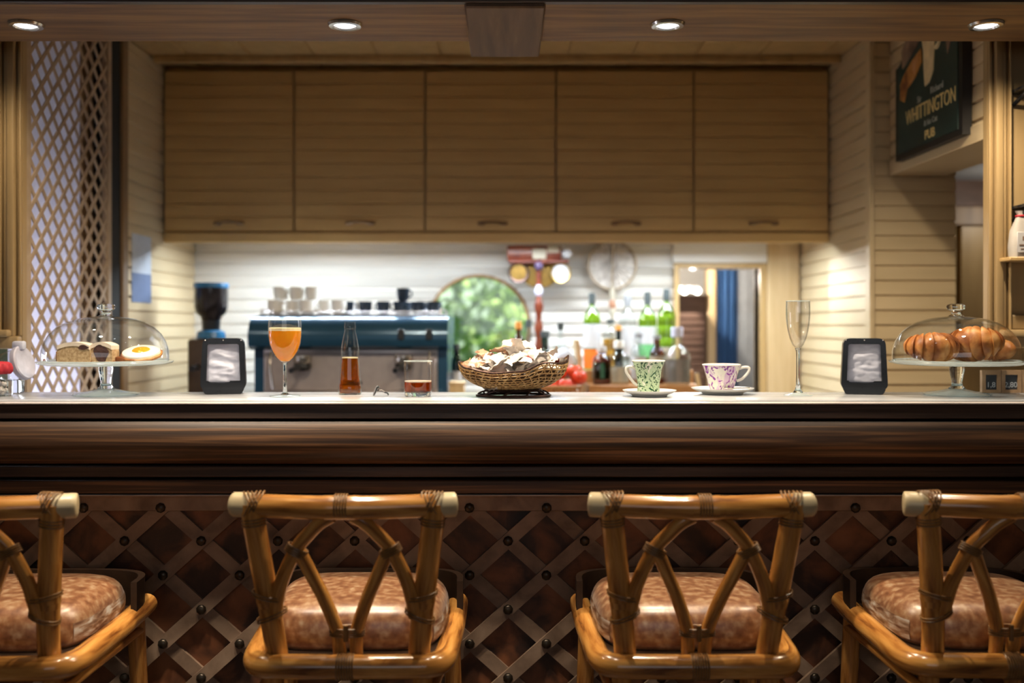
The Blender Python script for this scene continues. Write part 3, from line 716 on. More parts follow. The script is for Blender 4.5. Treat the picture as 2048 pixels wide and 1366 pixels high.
# ================================================================== STOOLS
def wrap(m, c, ax, R, nt=3, sp=.006, r=.0019, n=24, sc=1., tilt=0., twist=None):
    """a few turns of thin cane around a rod"""
    ax = Vector(ax).normalized(); q = Vector((0, 0, 1)).rotation_difference(ax).to_matrix().to_4x4()
    for k in range(nt):
        off = (k - (nt - 1) / 2) * sp
        pts = []
        for j in range(n):
            a = 2 * PI * j / n
            p = Vector((R * math.cos(a) * sc, R * math.sin(a), off + tilt * R * math.cos(a + (twist or 0))))
            pts.append(Vector(c) + (q @ p))
        m.tube(pts, r, 6, closed=True)
    return m
def make_stool(label):
    root = thing('rattan_bar_stool', label, 'bar stool', (0, 2.2, 0), 0, 'rattan bar stools lined up at the bar')
    def back_y(z): return -.250 + (.928 - z) / (.928 - .60) * .085
    # top rail
    rail_c = [(-.218, -.215, .925), (-.15, -.233, .925), (-.05, -.2505, .925), (.05, -.2505, .925), (.15, -.233, .925), (.218, -.215, .925)]
    rp = smooth_path(rail_c, 8)
    m = MB(); m.tube(rp[3:-3], [.0232 + (.0012 if abs(abs(p.x) - .02) < .006 else 0) for p in rp[3:-3]], 20); rail = m.build('top_rail', 'rattan', root)
    for s in (-1, 1):
        pts = rp[:6] if s < 0 else rp[-6:][::-1]
        pts = [p.copy() for p in pts]
        ext = (pts[0] - pts[1]).normalized()
        P = [pts[0] + ext * .004, pts[0] + ext * .0025, pts[0]] + pts[1:]
        MB().tube(P, [.017, .0225, .0245] + [.0248] * (len(P) - 4) + [.0236], 20).build('end_cap', 'rattan_end', root)
    # back posts
    for s in (-1, 1):
        pts = [(s * .179, back_y(.93) + .020, .930), (s * .1775, back_y(.90) + .014, .900), (s * .170, back_y(.84) + .008, .84), (s * .160, back_y(.76) + .004, .76), (s * .150, back_y(.68), .68), (s * .143, back_y(.60), .597)]
        P = smooth_path(pts, 6)
        MB().tube(P, [.0225 + .0012 * (abs(p.z - .735) < .008) for p in P], 18).build('back_post', 'rattan', root)
    # inner canes
    zs = lambda z, x, dy=0.: (x, back_y(z) + dy, z)
    for s in (-1, 1):
        B = [zs(.700, s * .139, -.012), zs(.735, s * .134, -.012), zs(.778, s * .122, -.006), zs(.838, s * .094), zs(.872, s * .066), zs(.893, s * .045), zs(.908, s * .020)]
        MB().tube(smooth_path(B, 8), .0142, 14).build('curved_cane', 'rattan', root)
        A = [zs(.600, s * .0165), zs(.640, s * .018), zs(.674, s * .0225), zs(.736, s * .044), zs(.79, s * .068), zs(.818, s * .080), zs(.836, s * .090)]
        MB().tube(smooth_path(A, 8), .0138, 14).build('curved_cane', 'rattan', root)
    # cane bindings
    for s in (-1, 1):
        m = MB()
        wrap(m, (s * .176, -.2285, .928), (1, -s * .2, 0), .0246, 3, .0075, tilt=.5)
        wrap(m, (s * .176, -.2285, .928), (1, -s * .2, 0), .0250, 3, .0075, tilt=-.5)
        wrap(m, (s * .1765, back_y(.893) + .013, .893), (s * .1, 0, 1), .0228, 3, .006)
        m.build('binding', 'binding', root)
        m = MB()
        wrap(m, (s * .153, back_y(.735) - .004, .742), (s * .12, 0, 1), .0300, 2, .006, tilt=.35, twist=(0 if s > 0 else PI))
        wrap(m, (s * .148, back_y(.705) - .004, .700), (s * .12, 0, 1), .0300, 2, .006, tilt=-.25, twist=(0 if s > 0 else PI))
        m.build('binding', 'binding', root)
        m = MB()
        wrap(m, (s * .093, back_y(.836), .836), (-s * .5, 0, 1), .0165, 4, .0045, sc=1.3)
        m.build('binding', 'binding', root)
    m = MB(); wrap(m, (0, -.2525, .928), (1, 0, 0), .0236, 5, .0055); m.build('binding', 'binding', root)
    m = MB(); wrap(m, (0, back_y(.665), .663), (0, 0, 1), .0165, 4, .0048, sc=2.15); m.tube([(0, back_y(.65) - .022, .648), (0, back_y(.65) - .0225, .68)], .005, 8); m.build('binding', 'binding', root)
    m = MB(); wrap(m, (0, -.199, .597), (1, 0, 0), .0252, 7, .0052); m.build('binding', 'binding', root)
    # seat frame: rear bar bending into side rails
    ctrl = [(-.205, .215, .612), (-.205, .08, .606), (-.199, -.08, .600), (-.192, -.155, .597), (-.168, -.192, .597), (-.12, -.198, .597), (0, -.199, .597), (.12, -.198, .597), (.168, -.192, .597), (.192, -.155, .597), (.199, -.08, .600), (.205, .08, .606), (.205, .215, .612)]
    P = smooth_path(ctrl, 6)
    MB().tube(P, .0245, 18).build('seat_frame', 'rattan', root)
    # dark bent board round the front of the seat
    o_, i_ = [], []
    for k in range(25):
        a = PI * k / 24
        cx = math.copysign(abs(math.cos(a)) ** .55, math.cos(a)); sy = abs(math.sin(a)) ** .55
        o_.append((.222 * cx, .10 + .135 * sy)); i_.append((.208 * cx, .10 + .121 * sy))
    m = MB(); m.prism(o_ + i_[::-1], .60, .692, 'z'); m.build('front_board', 'stool_dark', root)
    m = MB(); m.box(-.19, .19, -.175, .20, .592, .612, .004, 1); m.build('seat_base', 'stool_dark', root)
    # cushion
    def sup(a, ex): return (math.copysign(abs(math.cos(a)) ** (2 / ex), math.cos(a)), math.copysign(abs(math.sin(a)) ** (2 / ex), math.sin(a)))
    prof = [(0.95, .612), (.985, .622), (1.0, .638), (.998, .650), (.987, .662), (.968, .673), (.94, .682), (.90, .690), (.85, .6955), (.78, .700), (.66, .7035), (.5, .706), (.25, .708), (.02, .709)]
    rows = []
    for f, z in prof:
        row = []
        for k in range(64):
            cx, cy = sup(2 * PI * k / 64, 4.2); row.append((cx * .190 * f * (1 + .02 * cy), .018 + cy * .172 * f, z))
        rows.append(row)
    m = MB(); V = m.grid(rows, closeu=True); m.face(V[0]); m.face(V[-1])
    cu = m.build('cushion', 'leather', root, angle=60)
    # scuffed sides as panels of the cushion
    for s in (-1, 1):
        rows = []
        for f, z in prof[1:5]:
            row = []
            for k in range(13):
                a = (-.62 + 1.24 * k / 12); cx, cy = sup(a, 4.2)
                row.append((s * (cx * .190 * f * (1 + .02 * cy) + .0012), .018 + cy * .172 * f, z))
            rows.append(row)
        m = MB(); m.grid(rows); m.build('side_panel', 'leather_side', cu)
    # legs
    for s in (-1, 1):
        MB().tube([(s * .150, -.165, .592), (s * .157, -.175, .35), (s * .166, -.19, 0)], .0205, 16).build('leg', 'rattan', root)
        MB().tube([(s * .190, .180, .60), (s * .197, .192, .35), (s * .205, .21, 0)], .0205, 16).build('leg', 'rattan', root)
        MB().tube([(s * .172, -.185, .545), (s * .20, .18, .560)], .0115, 12).build('stretcher', 'rattan', root)
        MB().tube([(s * .160, -.18, .25), (s * .20, .20, .25)], .013, 12).build('stretcher', 'rattan', root)
    MB().tube([(-.162, -.18, .25), (.162, -.18, .25)], .014, 12).build('stretcher', 'rattan', root)
    MB().tube([(-.20, .20, .25), (.20, .20, .25)], .016, 12).build('footrest', 'rattan', root)
    return root
labs = ['second rattan bar stool from the left, below the goblet and bottle', 'leftmost rattan bar stool, half cut off by the picture edge', 'third rattan bar stool from the left, below the patterned cups', 'rightmost rattan bar stool, cut off by the picture edge']
st0 = make_stool(labs[0])
sxs = [PX(684, 1.955), PX(-79, 1.955), PX(1406, 1.955), PX(2051, 1.955)]
st0.location.x = sxs[0]
for i in (1, 2, 3):
    c = copy_tree(st0); c.location.x = sxs[i]; c['label'] = labs[i]
    c.location.y = 2.2 + (-.012, .0, .006)[i - 1]
    c.rotation_euler.z = math.radians((0., .3, -.6)[i - 1])

# ================================================================== THINGS ON THE BAR
ZT = 1.1003
def cake_stand(px, Y, label):
    t = thing('cake_stand', label, 'cake stand', (PX(px, Y), Y, ZT), 0, 'glass cake stands on the bar')
    MB().lathe([(.0, .0), (.080, .0), (.083, .003), (.074, .006), (.045, .010), (.022, .016), (0, .016)], n=48, cap=False).build('foot', 'pressed', t)
    MB().lathe([(0, .0165), (.0218, .0165), (.014, .024), (.0125, .034), (.016, .050), (.0185, .066), (.018, .074), (.030, .0775), (0, .0775)], n=48, cap=False).build('stem', 'glass_solid', t)
    MB().lathe([(0, .078), (.148, .0785), (.163, .082), (.167, .086), (.166, .0875), (.148, .0850), (0, .0845)], n=64, cap=False).build('plate', 'pressed', t)
    return t
def dome(px, Y, label):
    d = thing('glass_dome', label, 'glass cover', (PX(px, Y), Y, ZT + .0862), 0, 'glass domes on the cake stands')
    prof = [(.1535, .0), (.155, .010), (.154, .030), (.148, .050), (.136, .071), (.118, .089), (.095, .102), (.07, .110), (.045, .1145), (.018, .117), (0, .117)]
    MB().lathe(prof, n=72, cap=False).build('cover', 'dome', d)
    MB().tube([(.1545 * math.cos(2 * PI * k / 64), .1545 * math.sin(2 * PI * k / 64), .003) for k in range(64)], .0018, 8, closed=True).build('rim', 'pressed', d)
    kp = [(0, .1172), (.020, .1172), (.013, .121), (.0105, .127), (.013, .131), (.021, .135), (.0235, .141), (.021, .1465), (.014, .149), (0, .149)]
    MB().lathe(kp, n=28, cap=False).build('knob', 'glass_solid', d)
    return d
YL = 2.585
cake_stand(212, YL, 'glass cake stand at left holding cake slices and egg-like pastry')
dome(212, YL, 'clear glass dome with round knob over the cake slices')
YR = 2.585
cake_stand(1914, YR, 'glass cake stand at right holding the croissants')
dome(1912, YR, 'clear glass dome with round knob over the croissants')
# cake slices: loaf slices with marbled cut face
ZP = ZT + .0858
def cake_slice(px, w, h, dpt, Y, lab, marble):
    t = thing('cake_slice', lab, 'cake', (PX(px, Y), Y, ZP), random.uniform(-.1, .1), 'cake slices under the left dome')
    def outline(W, H, z0=0):
        P = [(-W, z0), (W, z0), (W * 1.02, H * .55), (W * .93, H * .82)]
        for k in range(1, 8):
            a = k / 8; P.append((W * .93 - 2 * W * .93 * a, H * (.82 + .18 * math.sin(PI * a))))
        P += [(-W * .93, H * .82), (-W * 1.02, H * .55)]
        return P
    sp = MB().prism(outline(w, h), -dpt, dpt, 'y').build('sponge', 'sponge', t)
    # icing cap
    top = []; bot = []
    for k in range(13):
        a = k / 12; x = -w * .97 + 2 * w * .97 * a; z = h * (.80 + .20 * math.sin(PI * a) ** .8)
        top.append((x, z + .006)); bot.append((x, z - .004))
    MB().prism(top + bot[::-1], -dpt - .002, dpt + .002, 'y').build('icing', 'icing', t)
    MB().box(-w * 1.03, w * 1.03, -dpt + .002, dpt + .002, 0.0003, .006, .002, 1).box(-w * 1.05, -w * .99, -dpt - .0015, dpt, .003, h * .6, .001, 1).build('crust', 'crust', t)
    m = MB()
    for (cx, cz, rx, rz) in marble:
        P = [(cx + rx * math.cos(a) * (1 + .18 * math.sin(3 * a + cx * 90)), cz + rz * math.sin(a) * (1 + .15 * math.cos(2 * a + cz * 80))) for a in [2 * PI * k / 20 for k in range(20)]]
        m.prism(P, -dpt - .0022, -dpt + .002, 'y')
    m.build('marbling', 'choc', t)
    return t
cake_slice(154, .0425, .046, .020, 2.545, 'marbled sponge slice with white icing, leftmost under the left dome', [(.026, .0385, .013, .0055)])
cake_slice(209, .0290, .046, .020, 2.550, 'chocolate marbled sponge slice beside the egg-like pastry', [(.001, .0225, .0185, .0215)])
# pastry that looks like a fried egg, tilted towards the front
ps = thing('apricot_pastry', 'oval white glazed pastry with orange apricot centre, right under the left dome', 'pastry', (PX(283, 2.575), 2.575, ZP))
T = Matrix.Translation((0, 0, .021)) @ Matrix.Rotation(math.radians(22), 4, 'X') @ Matrix.Diagonal((.91, .76, .95, 1))
m = MB()
m.lathe([(0, -.010), (.046, -.010), (.057, -.006), (.058, .0), (.05, .004), (0, .006)], n=40, mat=T, cap=False)
for vv in m.bm.verts:
    vv.co.z += .003 * mnoise.noise(vv.co * 60)
m.box(-.058, -.03, -.03, .0, .001, .014, .004, 2)
m.build('puff_base', 'croissant', ps)
m = MB(); m.lathe([(.0535, .001), (.052, .007), (.042, .0115), (.026, .012), (.024, .0105), (0, .0105)], n=40, mat=T, cap=False); m.build('glaze', 'glaze', ps)
m = MB(); m.lathe([(.0255, .0105), (.022, .0135), (.010, .0155), (0, .0157)], n=32, mat=T, cap=False); m.build('apricot', 'yolk', ps)
# croissants
def croissant(lab, px, Y, rz, tilt, R=.052, r0=.033, lobes=11, zoff=0., span=1.15, fl=.92):
    t = MB(); n = 150; nk = 32; rows = []; seed = rz * 7 + px
    for i in range(n + 1):
        s_ = -1 + 2 * i / n; a = s_ * span * PI / 2
        c = Vector((R * 1.25 * math.sin(a), R * .9 * (1 - math.cos(a)) - .02, 0)); tx = Vector((R * 1.25 * math.cos(a), R * .9 * math.sin(a), 0)).normalized()
        nx = Vector((-tx.y, tx.x, 0)); base = r0 * (1 - abs(s_) ** 2.1) ** .75 + .005
        ph = abs(s_) * lobes / 2; fr_ = ph - math.floor(ph)
        rr = base * (1.10 - .24 * fr_ ** 2.2) if abs(s_) > .05 else base * 1.08
        row = []
        for k in range(nk):
            b = 2 * PI * k / nk
            q = rr * (1 + .05 * mnoise.noise(Vector((seed + s_ * 5, math.cos(b) * 2, math.sin(b) * 2))))
            p = c + nx * (q * math.cos(b)) + Vector((0, 0, q * math.sin(b) * fl))
            if abs(s_) > .995: p = c + (p - c) * .15
            row.append(p)
        rows.append(row)
    V = t.grid(rows, closeu=True); t.face(V[0]); t.face(V[-1])
    T = Euler((tilt[0], tilt[1], rz)).to_matrix().to_4x4()
    for v in t.bm.verts: v.co = T @ v.co
    zmin = min(v.co.z for v in t.bm.verts)
    for v in t.bm.verts: v.co.z -= zmin
    o = t.build('croissant', 'croissant', loc=(PX(px, Y), Y, ZP + zoff), angle=35)
    return tag(o, lab, 'croissant', 'croissants under the right dome')
croissant('flat golden croissant at left under the right dome, touching its neighbour', 1863, 2.545, math.radians(8), (.15, 0), R=.041, r0=.030, fl=1.0)
croissant('taller croissant in the middle under the right dome, rolled end towards front', 1953, 2.56, math.radians(-62), (.10, -.10), R=.040, r0=.039, fl=.95)
croissant('croissant mostly hidden at the right back under the right dome', 1988, 2.625, math.radians(150), (.0, 0), R=.027, r0=.024, fl=.95)

# napkin dispensers
def rtrap(w0, w1, h, rad, z0=0., n=5):
    """rounded trapezoid outline, w0 half width at bottom, w1 at top"""
    cs = [(-w0, z0), (w0, z0), (w1, z0 + h), (-w1, z0 + h)]; P = []
    for i in range(4):
        p = Vector(cs[i]); a = (Vector(cs[i - 1]) - p).normalized(); b = (Vector(cs[(i + 1) % 4]) - p).normalized()
        for k in range(n + 1):
            t = k / n; P.append(tuple((1 - t) ** 2 * (p + a * rad) + 2 * t * (1 - t) * p + t * t * (p + b * rad)))
    return P
def ring_prism(m, outer, inner, y0, y1):
    n = len(outer)
    A = [m.bm.verts.new((p[0], y0, p[1])) for p in outer]; B = [m.bm.verts.new((p[0], y0, p[1])) for p in inner]
    A2 = [m.bm.verts.new((p[0], y1, p[1])) for p in outer]; B2 = [m.bm.verts.new((p[0], y1, p[1])) for p in inner]
    for i in range(n):
        j = (i + 1) % n
        m.face([A[i], A[j], B[j], B[i]]); m.face([A2[i], B2[i], B2[j], A2[j]])
        m.face([A[i], A2[i], A2[j], A[j]]); m.face([B[i], B[j], B2[j], B2[i]])
def dispenser(px, Y, rz, lab, seed):
    t = thing('napkin_dispenser', lab, 'napkin dispenser', (PX(px, Y), Y, ZT), rz, 'black napkin dispensers on the bar')
    ring_o = rtrap(.058, .0515, .134, .018, .012); ring_i = rtrap(.043, .0395, .101, .006, .030)
    m = MB(); ring_prism(m, ring_o, ring_i, -.045, -.034); ring_prism(m, ring_o, ring_i, .034, .045)
    m.build('front_frame', 'black_plastic', t)
    m = MB(); ring_prism(m, [(x * .985, z) for x, z in ring_o], [(x * 1.08, .005 + z) for x, z in ring_i], -.034, .034); m.build('shell', 'black_plastic', t)
    m = MB(); m.prism(rtrap(.046, .054, .016, .006, .0), -.040, .040, 'y'); m.build('base', 'black_plastic', t)
    rows = []; rr = random.Random(seed)
    for i in range(34):
        row = []; v = i / 33
        for k in range(18):
            u = k / 17; x = (-.0425 + .085 * u) * (1 - .07 * v); z = .029 + .103 * v
            e = math.sin(PI * u) ** .5 * math.sin(PI * v) ** .5
            y = -.033 - .005 * e - e * .0055 * mnoise.noise(Vector((u * 1.6 + seed, v * 7 + u * 1.2, seed))) - e * .003 * mnoise.noise(Vector((u * 5, v * 14, seed + 4)))
            row.append((x, y, z))
        rows.append(row)
    m = MB(); m.grid(rows); m.box(-.040, .040, -.030, .030, .032, .128); m.build('napkin', 'napkin', t, angle=80)
    for xx in (-.046, 0, .046): MB().ball((xx * .98, -.046, .141), .0016).build('screw', 'steel', t)
    return t
dispenser(448, 2.645, math.radians(13), 'black napkin dispenser at left, between the cake dome and orange juice', 2)
dispenser(1727, 2.64, math.radians(-17), 'black napkin dispenser at right, between the flute and croissant dome', 9)

# goblet of orange juice
Yg = 2.53; S = Yg / F
t = thing('goblet', 'wine goblet filled with orange juice', 'glass', (PX(570, Yg), Yg, ZT))
bowl = [(.0045, .086), (.012, .0885), (.022, .098), (.032, .114), (.0385, .132), (.0412, .150), (.0418, .165), (.0413, .180), (.0402, .1935)]
MB().lathe(bowl, n=48, cap=False).build('bowl', 'glass', t)
MB().tube([(.0402 * math.cos(2 * PI * k / 48), .0402 * math.sin(2 * PI * k / 48), .1935) for k in range(48)], .0009, 6, closed=True).build('rim', 'pressed', t)
MB().lathe([(0, 0), (.038, 0), (.0385, .0015), (.030, .003), (.012, .005), (0, .005)], n=36, cap=False).build('foot', 'pressed', t)
MB().lathe([(0, .0052), (.0118, .0052), (.0065, .009), (.0046, .018), (.0044, .05), (.0046, .078), (.0065, .0855), (0, .0865)], n=36, cap=False).build('stem', 'glass_solid', t)
jz = .170
jp = [(0, .0885)] + [(r - .0016, z + .001) for r, z in bowl[1:6]] + [(.0400, .162), (.0402, jz - .004)]
MB().lathe(jp + [(0, jz - .004)], n=48, cap=False).build('juice', 'juice', t)
MB().lathe([(.0402, jz - .0042), (.0402, jz + .003), (.036, jz + .004), (0, jz + .003)], n=48, cap=False).build('foam', 'juice_foam', t)

# small bottle of amber drink
Yb = 2.61
t = thing('drink_bottle', 'small open clear bottle half full of amber drink', 'bottle', (PX(700, Yb), Yb, ZT))
bp_ = [(0, .001), (.028, .0), (.0302, .004), (.0305, .020), (.0295, .0235), (.0282, .026), (.0265, .045), (.0248, .070), (.0228, .092), (.0218, .098), (.0232, .106), (.0238, .114), (.0225, .124), (.0195, .142), (.0165, .156), (.0142, .168), (.0140, .170), (.0152, .1715), (.0152, .178), (.0142, .180), (.0142, .187), (.0135, .1885)]
def ribbed(prof, n=60, amp=.0, z_lo=0, z_hi=1, nr=10):
    m = MB(); rows = []
    for r, z in prof:
        k_ = amp if z_lo < z < z_hi else 0
        rows.append([(r * (1 + k_ * math.cos(nr * 2 * PI * k / n)) * math.cos(2 * PI * k / n), r * (1 + k_ * math.cos(nr * 2 * PI * k / n)) * math.sin(2 * PI * k / n), z) for k in range(n)])
    m.grid(rows, closeu=True); return m
ribbed(bp_[1:], 60, .012, .025, .1).build('bottle_glass', 'clear_bottle', t)
lq = [(0, .004)] + [(r - .0028, z + .002) for r, z in bp_[2:9]]
lq[1] = (.0265, .004)
MB().lathe(lq + [(0, .094)], n=48, cap=False).build('drink', 'amber', t)
MB().lathe([(0, .0005), (.029, .0005), (.029, .003), (0, .003)], n=32, cap=False).build('base', 'glass_solid', t)
MB().lathe([(.0205, .0942), (.0205, .0965), (0, .0962)], n=32, cap=False).build('froth', 'juice_foam', t)

# bent ring-pull cap
t = thing('ring_pull_cap', 'small bent silver and black ring-pull bottle cap between bottle and tumbler', 'bottle cap', (PX(762, 2.56), 2.56, ZT))
def strip(m, pts, wdt, th):
    P = smooth_path(pts, 6); R = []
    for i, p in enumerate(P):
        tg = (P[min(i + 1, len(P) - 1)] - P[max(i - 1, 0)]).normalized(); side = Vector((0, 1, 0)); nn = side.cross(tg)
        R.append([p + side * wdt / 2 + nn * th, p - side * wdt / 2 + nn * th, p - side * wdt / 2 - nn * th, p + side * wdt / 2 - nn * th])
    V = m.grid(R, closeu=True); m.face(V[0]); m.face(V[-1]); return m
strip(MB(), [(-.019, 0, .001), (-.016, 0, .012), (-.012, 0, .022), (-.009, 0, .024)], .016, .0012).build('tab', 'steel', t)
strip(MB(), [(-.018, .004, .001), (-.013, .004, .010), (-.009, .004, .0225), (-.006, .004, .020)], .012, .001).build('tab_edge', 'black_plastic', t)
strip(MB(), [(-.009, 0, .0125), (-.003, 0, .015), (.003, 0, .013), (.010, 0, .008), (.017, 0, .006), (.019, 0, .001)], .010, .0012).build('curved_strip', 'black_plastic', t)
MB().tube(smooth_path([(-.004, -.006, .014), (.003, -.006, .0145), (.010, -.006, .0095)], 6), .0018, 8).build('bent_wire', 'steel', t)

# tumbler
Yt = 2.53
t = thing('tumbler', 'straight tumbler with a little amber liquor beside the basket', 'glass', (PX(836, Yt), Yt, ZT))
MB().lathe([(.0330, .001), (.0345, .012), (.0352, .045), (.0358, .0895)], n=48, cap=False).build('wall', 'glass', t)
MB().tube([(.0358 * math.cos(2 * PI * k / 48), .0358 * math.sin(2 * PI * k / 48), .0895) for k in range(48)], .0010, 6, closed=True).build('rim', 'pressed', t)
MB().lathe([(0, .0), (.031, .0), (.0332, .003), (.0335, .010), (.031, .0125), (0, .0125)], n=40, cap=False).build('base', 'glass_solid', t)
MB().lathe([(0, .0132), (.0325, .0132), (.0338, .016), (.0340, .036), (0, .036)], n=48, cap=False).build('drink', 'amber_deep', t)
MB().lathe([(.0335, .0365), (.0343, .0395), (.0335, .0398), (0, .0385)], n=48, cap=False).build('surface', plain('pale_liquor_surface', (.78, .62, .48), .15), t)

# ------------------------------------------------------------------ basket of wrapped sweets
Yk = 2.52
bk = thing('woven_basket', 'oval golden woven basket with wavy rim on a dark wire foot', 'basket', (PX(1027, Yk), Yk, ZT))
RZ = [(0, .104), (30, .092), (70, .086), (110, .090), (150, .086), (180, .088), (215, .073), (250, .063), (275, .067), (305, .088), (328, .086), (345, .088), (360, .104)]
def rimz(a):   # rim height: a=0 right end, 180 left end, 270 front
    d = math.degrees(a) % 360
    for (a0, z0), (a1, z1) in zip(RZ, RZ[1:]):
        if a0 <= d <= a1:
            t = (d - a0) / (a1 - a0); t = (1 - math.cos(PI * t)) / 2
            return z0 + (z1 - z0) * t
def bpt(a, f):  # f 0..1 from bottom centre to rim
    zb = .016; zr = rimz(a)
    q = f ** 1.0
    rr = math.sin(min(1, q) * PI / 2) ** .9
    z = zb + (zr - zb) * (q ** 1.9)
    ex, ey = .138, .088
    return Vector((ex * rr * math.cos(a), ey * rr * math.sin(a), z))
m = MB(); NS = 38
for k in range(NS):
    for sgn in (1, -1):
        pts = []
        for i in range(13):
            f = .28 + .72 * i / 12; a = 2 * PI * k / NS + sgn * (f - .28) * .55
            p = bpt(a, f); p += Vector((math.cos(a), math.sin(a), 0)) * (.0009 * sgn * (1 if i % 2 else -1))
            pts.append(p)
        m.tube(pts, .0017, 5, caps=False)
for i in range(9):
    f = .28 + .68 * i / 8
    m.tube([bpt(2 * PI * k / 72, f) for k in range(72)], .0018, 5, closed=True)
bw = m.build('woven_bowl', 'basket', bk)
m = MB(); rows = []
for i in range(13):
    f = .02 + .86 * i / 12; rows.append([bpt(2 * PI * k / 48, f) * 1. - Vector((0, 0, -.001)) for k in range(48)])
    rows[-1] = [Vector((p.x * .975, p.y * .975, p.z + .0015)) for p in rows[-1]]
V = m.grid(rows, closeu=True); m.face(V[0]); m.build('lining', plain('dark_basket_lining', (.10, .05, .018), .7), bk)
m = MB(); m.tube([bpt(2 * PI * k / 96, 1.) for k in range(96)], .0022, 8, closed=True); m.build('rim_wire', 'wire', bk)
m = MB()
m.tube([(.092 * math.cos(2 * PI * k / 48), .062 * math.sin(2 * PI * k / 48), .004) for k in range(48)], .0034, 8, closed=True)
m.tube([(.070 * math.cos(2 * PI * k / 48), .046 * math.sin(2 * PI * k / 48), .0165) for k in range(48)], .0028, 8, closed=True)
for k in range(10):
    a = 2 * PI * k / 10
    m.tube(smooth_path([(.092 * math.cos(a), .062 * math.sin(a), .004), (.084 * math.cos(a + .15), .056 * math.sin(a + .15), .012), (.070 * math.cos(a + .3), .046 * math.sin(a + .3), .0165)], 4), .0024, 6)
m.build('wire_foot', 'wire', bk)
# packets
def packet(mat, band):
    L, W = .029, .0155; sd = len(mat) + (3 if band else 0)
    n1, n2 = 14, 8
    m = MB()
    for sgn in (1, -1):
        rows = []
        for i in range(n1 + 1):
            u = -1 + 2 * i / n1; row = []
            for k in range(n2 + 1):
                v = -1 + 2 * k / n2
                th = .0062 * max(0, 1 - abs(u / .8) ** 3) * max(0, 1 - abs(v) ** 2.5)
                wz = .0012 * math.sin(v * 14) * (abs(u) > .8)
                nn_ = mnoise.noise(Vector((u * 2.2, v * 1.8, sd * 3.1))); row.append((u * L + .002 * mnoise.noise(Vector((v * 3, u, sd))), v * W * (1 + .16 * (abs(u) > .8) - .18 * (.62 < abs(u) < .82)), sgn * (th * (1 + .4 * nn_) + .0003) + wz + .005 * nn_))
            rows.append(row)
        m.grid(rows)
    bmesh.ops.remove_doubles(m.bm, verts=m.bm.verts, dist=.00005)
    return m
variants = [('pk_white', None, 'white wrapped sweet in the woven basket'), ('pk_clear', None, 'pearly wrapped sweet in the woven basket'), ('pk_brown', None, 'rose-brown wrapped sweet in the woven basket'), ('pk_white', 'pk_red', 'white wrapped sweet with dark red band in the woven basket')]
protos = []
for mt, band, lab in variants:
    o = packet(mt, band).build('wrapped_sweet', mt); tag(o, lab, 'sweet', lab + 's')
    if band:
        b_ = MB(); rows = []; sd_ = len(mt) + 3
        for sgn in (1, -1):
            rows = []
            for i in range(5):
                u = -.18 + .36 * i / 4
                rows.append([(u * .029, v * .0157, sgn * (.0062 * max(0, 1 - abs(u / .8) ** 3) * max(0, 1 - abs(v) ** 2.5) * (1 + .4 * mnoise.noise(Vector((u * 2.2, v * 1.8, sd_ * 3.1)))) + .0008) + .005 * mnoise.noise(Vector((u * 2.2, v * 1.8, sd_ * 3.1)))) for v in [-1 + 2 * k / 8 for k in range(9)]])
            b_.grid(rows)
        b_.build('band', band, o)
    protos.append(o)
rp2 = random.Random(21); first = [True] * 4
spots = []
for layer in range(6):
    rmax = (.55, .74, .86, .76, .55, .30)[layer]; nn = (9, 15, 20, 16, 10, 4)[layer]
    for k in range(nn):
        a = 2 * PI * k / nn + layer * .4; rr = rmax * math.sqrt(rp2.uniform(.45, 1))
        spots.append((layer, a, rr))
ctr = (0.0, 0.0)
for layer, a, rr in spots:
    i = rp2.choices([0, 1, 2, 3], [.42, .30, .16, .12])[0]
    if first[i]: o = protos[i]; first[i] = False
    else: o = copy_tree(protos[i])
    x = .132 * rr * math.cos(a); y = .080 * rr * math.sin(a)
    f = min(.98, rr); base = bpt(a, max(.05, f * .9)).z
    hz = .030 + .0172 * layer + .012 * (1 if x > -.03 else 0) * (layer > 2) + (.5 * (base - .030) if layer < 4 else 0)
    o.location = (bk.location.x + x * .97, bk.location.y + y, ZT + max(hz, base + .006) + rp2.uniform(-.003, .004))
    o.rotation_euler = (rp2.uniform(-.9, .9), rp2.uniform(-.7, .7), rp2.uniform(0, 2 * PI))

# ------------------------------------------------------------------ cups and saucers
def cup(px, Y, zb, prof, mat, lab, hside, hz, hr, group=None, foot=None):
    t = thing('tea_cup', lab, 'cup', (PX(px, Y), Y, zb))
    ins = [(max(.001, r - .0022), z + .001) for r, z in prof[1:]][::-1]
    top = prof[-1]
    MB().lathe([(0, prof[0][1])] + prof + [(top[0] - .001, top[1] + .0012)] + ins + [(0, ins[-1][1] + .003)], n=56, cap=False).build('body', mat, t)
    m = MB(); m.tube([( (top[0] - .001) * math.cos(2 * PI * k / 48), (top[0] - .001) * math.sin(2 * PI * k / 48), top[1]) for k in range(48)], .0019, 8, closed=True); m.build('rim', 'china', t)
    m = MB(); m.tube(smooth_path([(hside * p[0], -.004, p[1]) for p in hr], 6), [.0036] * ((len(hr) - 1) * 6 + 1), 10); m.build('handle', 'china', t)
    return t
def saucer(px, Y, r, lab, tilt=0.):
    t = thing('saucer', lab, 'saucer', (PX(px, Y), Y, ZT))
    k = r / .07
    MB().lathe([(0, .004), (.040 * k, .003), (.042 * k, 0), (.045 * k, 0), (.047 * k, .004), (.060 * k, .0085), (.069 * k, .014), (.070 * k, .0155), (.068 * k, .0155), (.058 * k, .011), (.045 * k, .0075), (0, .0065)], n=56, cap=False).build('dish', 'china', t)
    return t
Y1 = 2.545
saucer(1299, Y1, .0685, 'white saucer under the green leaf-patterned cup')
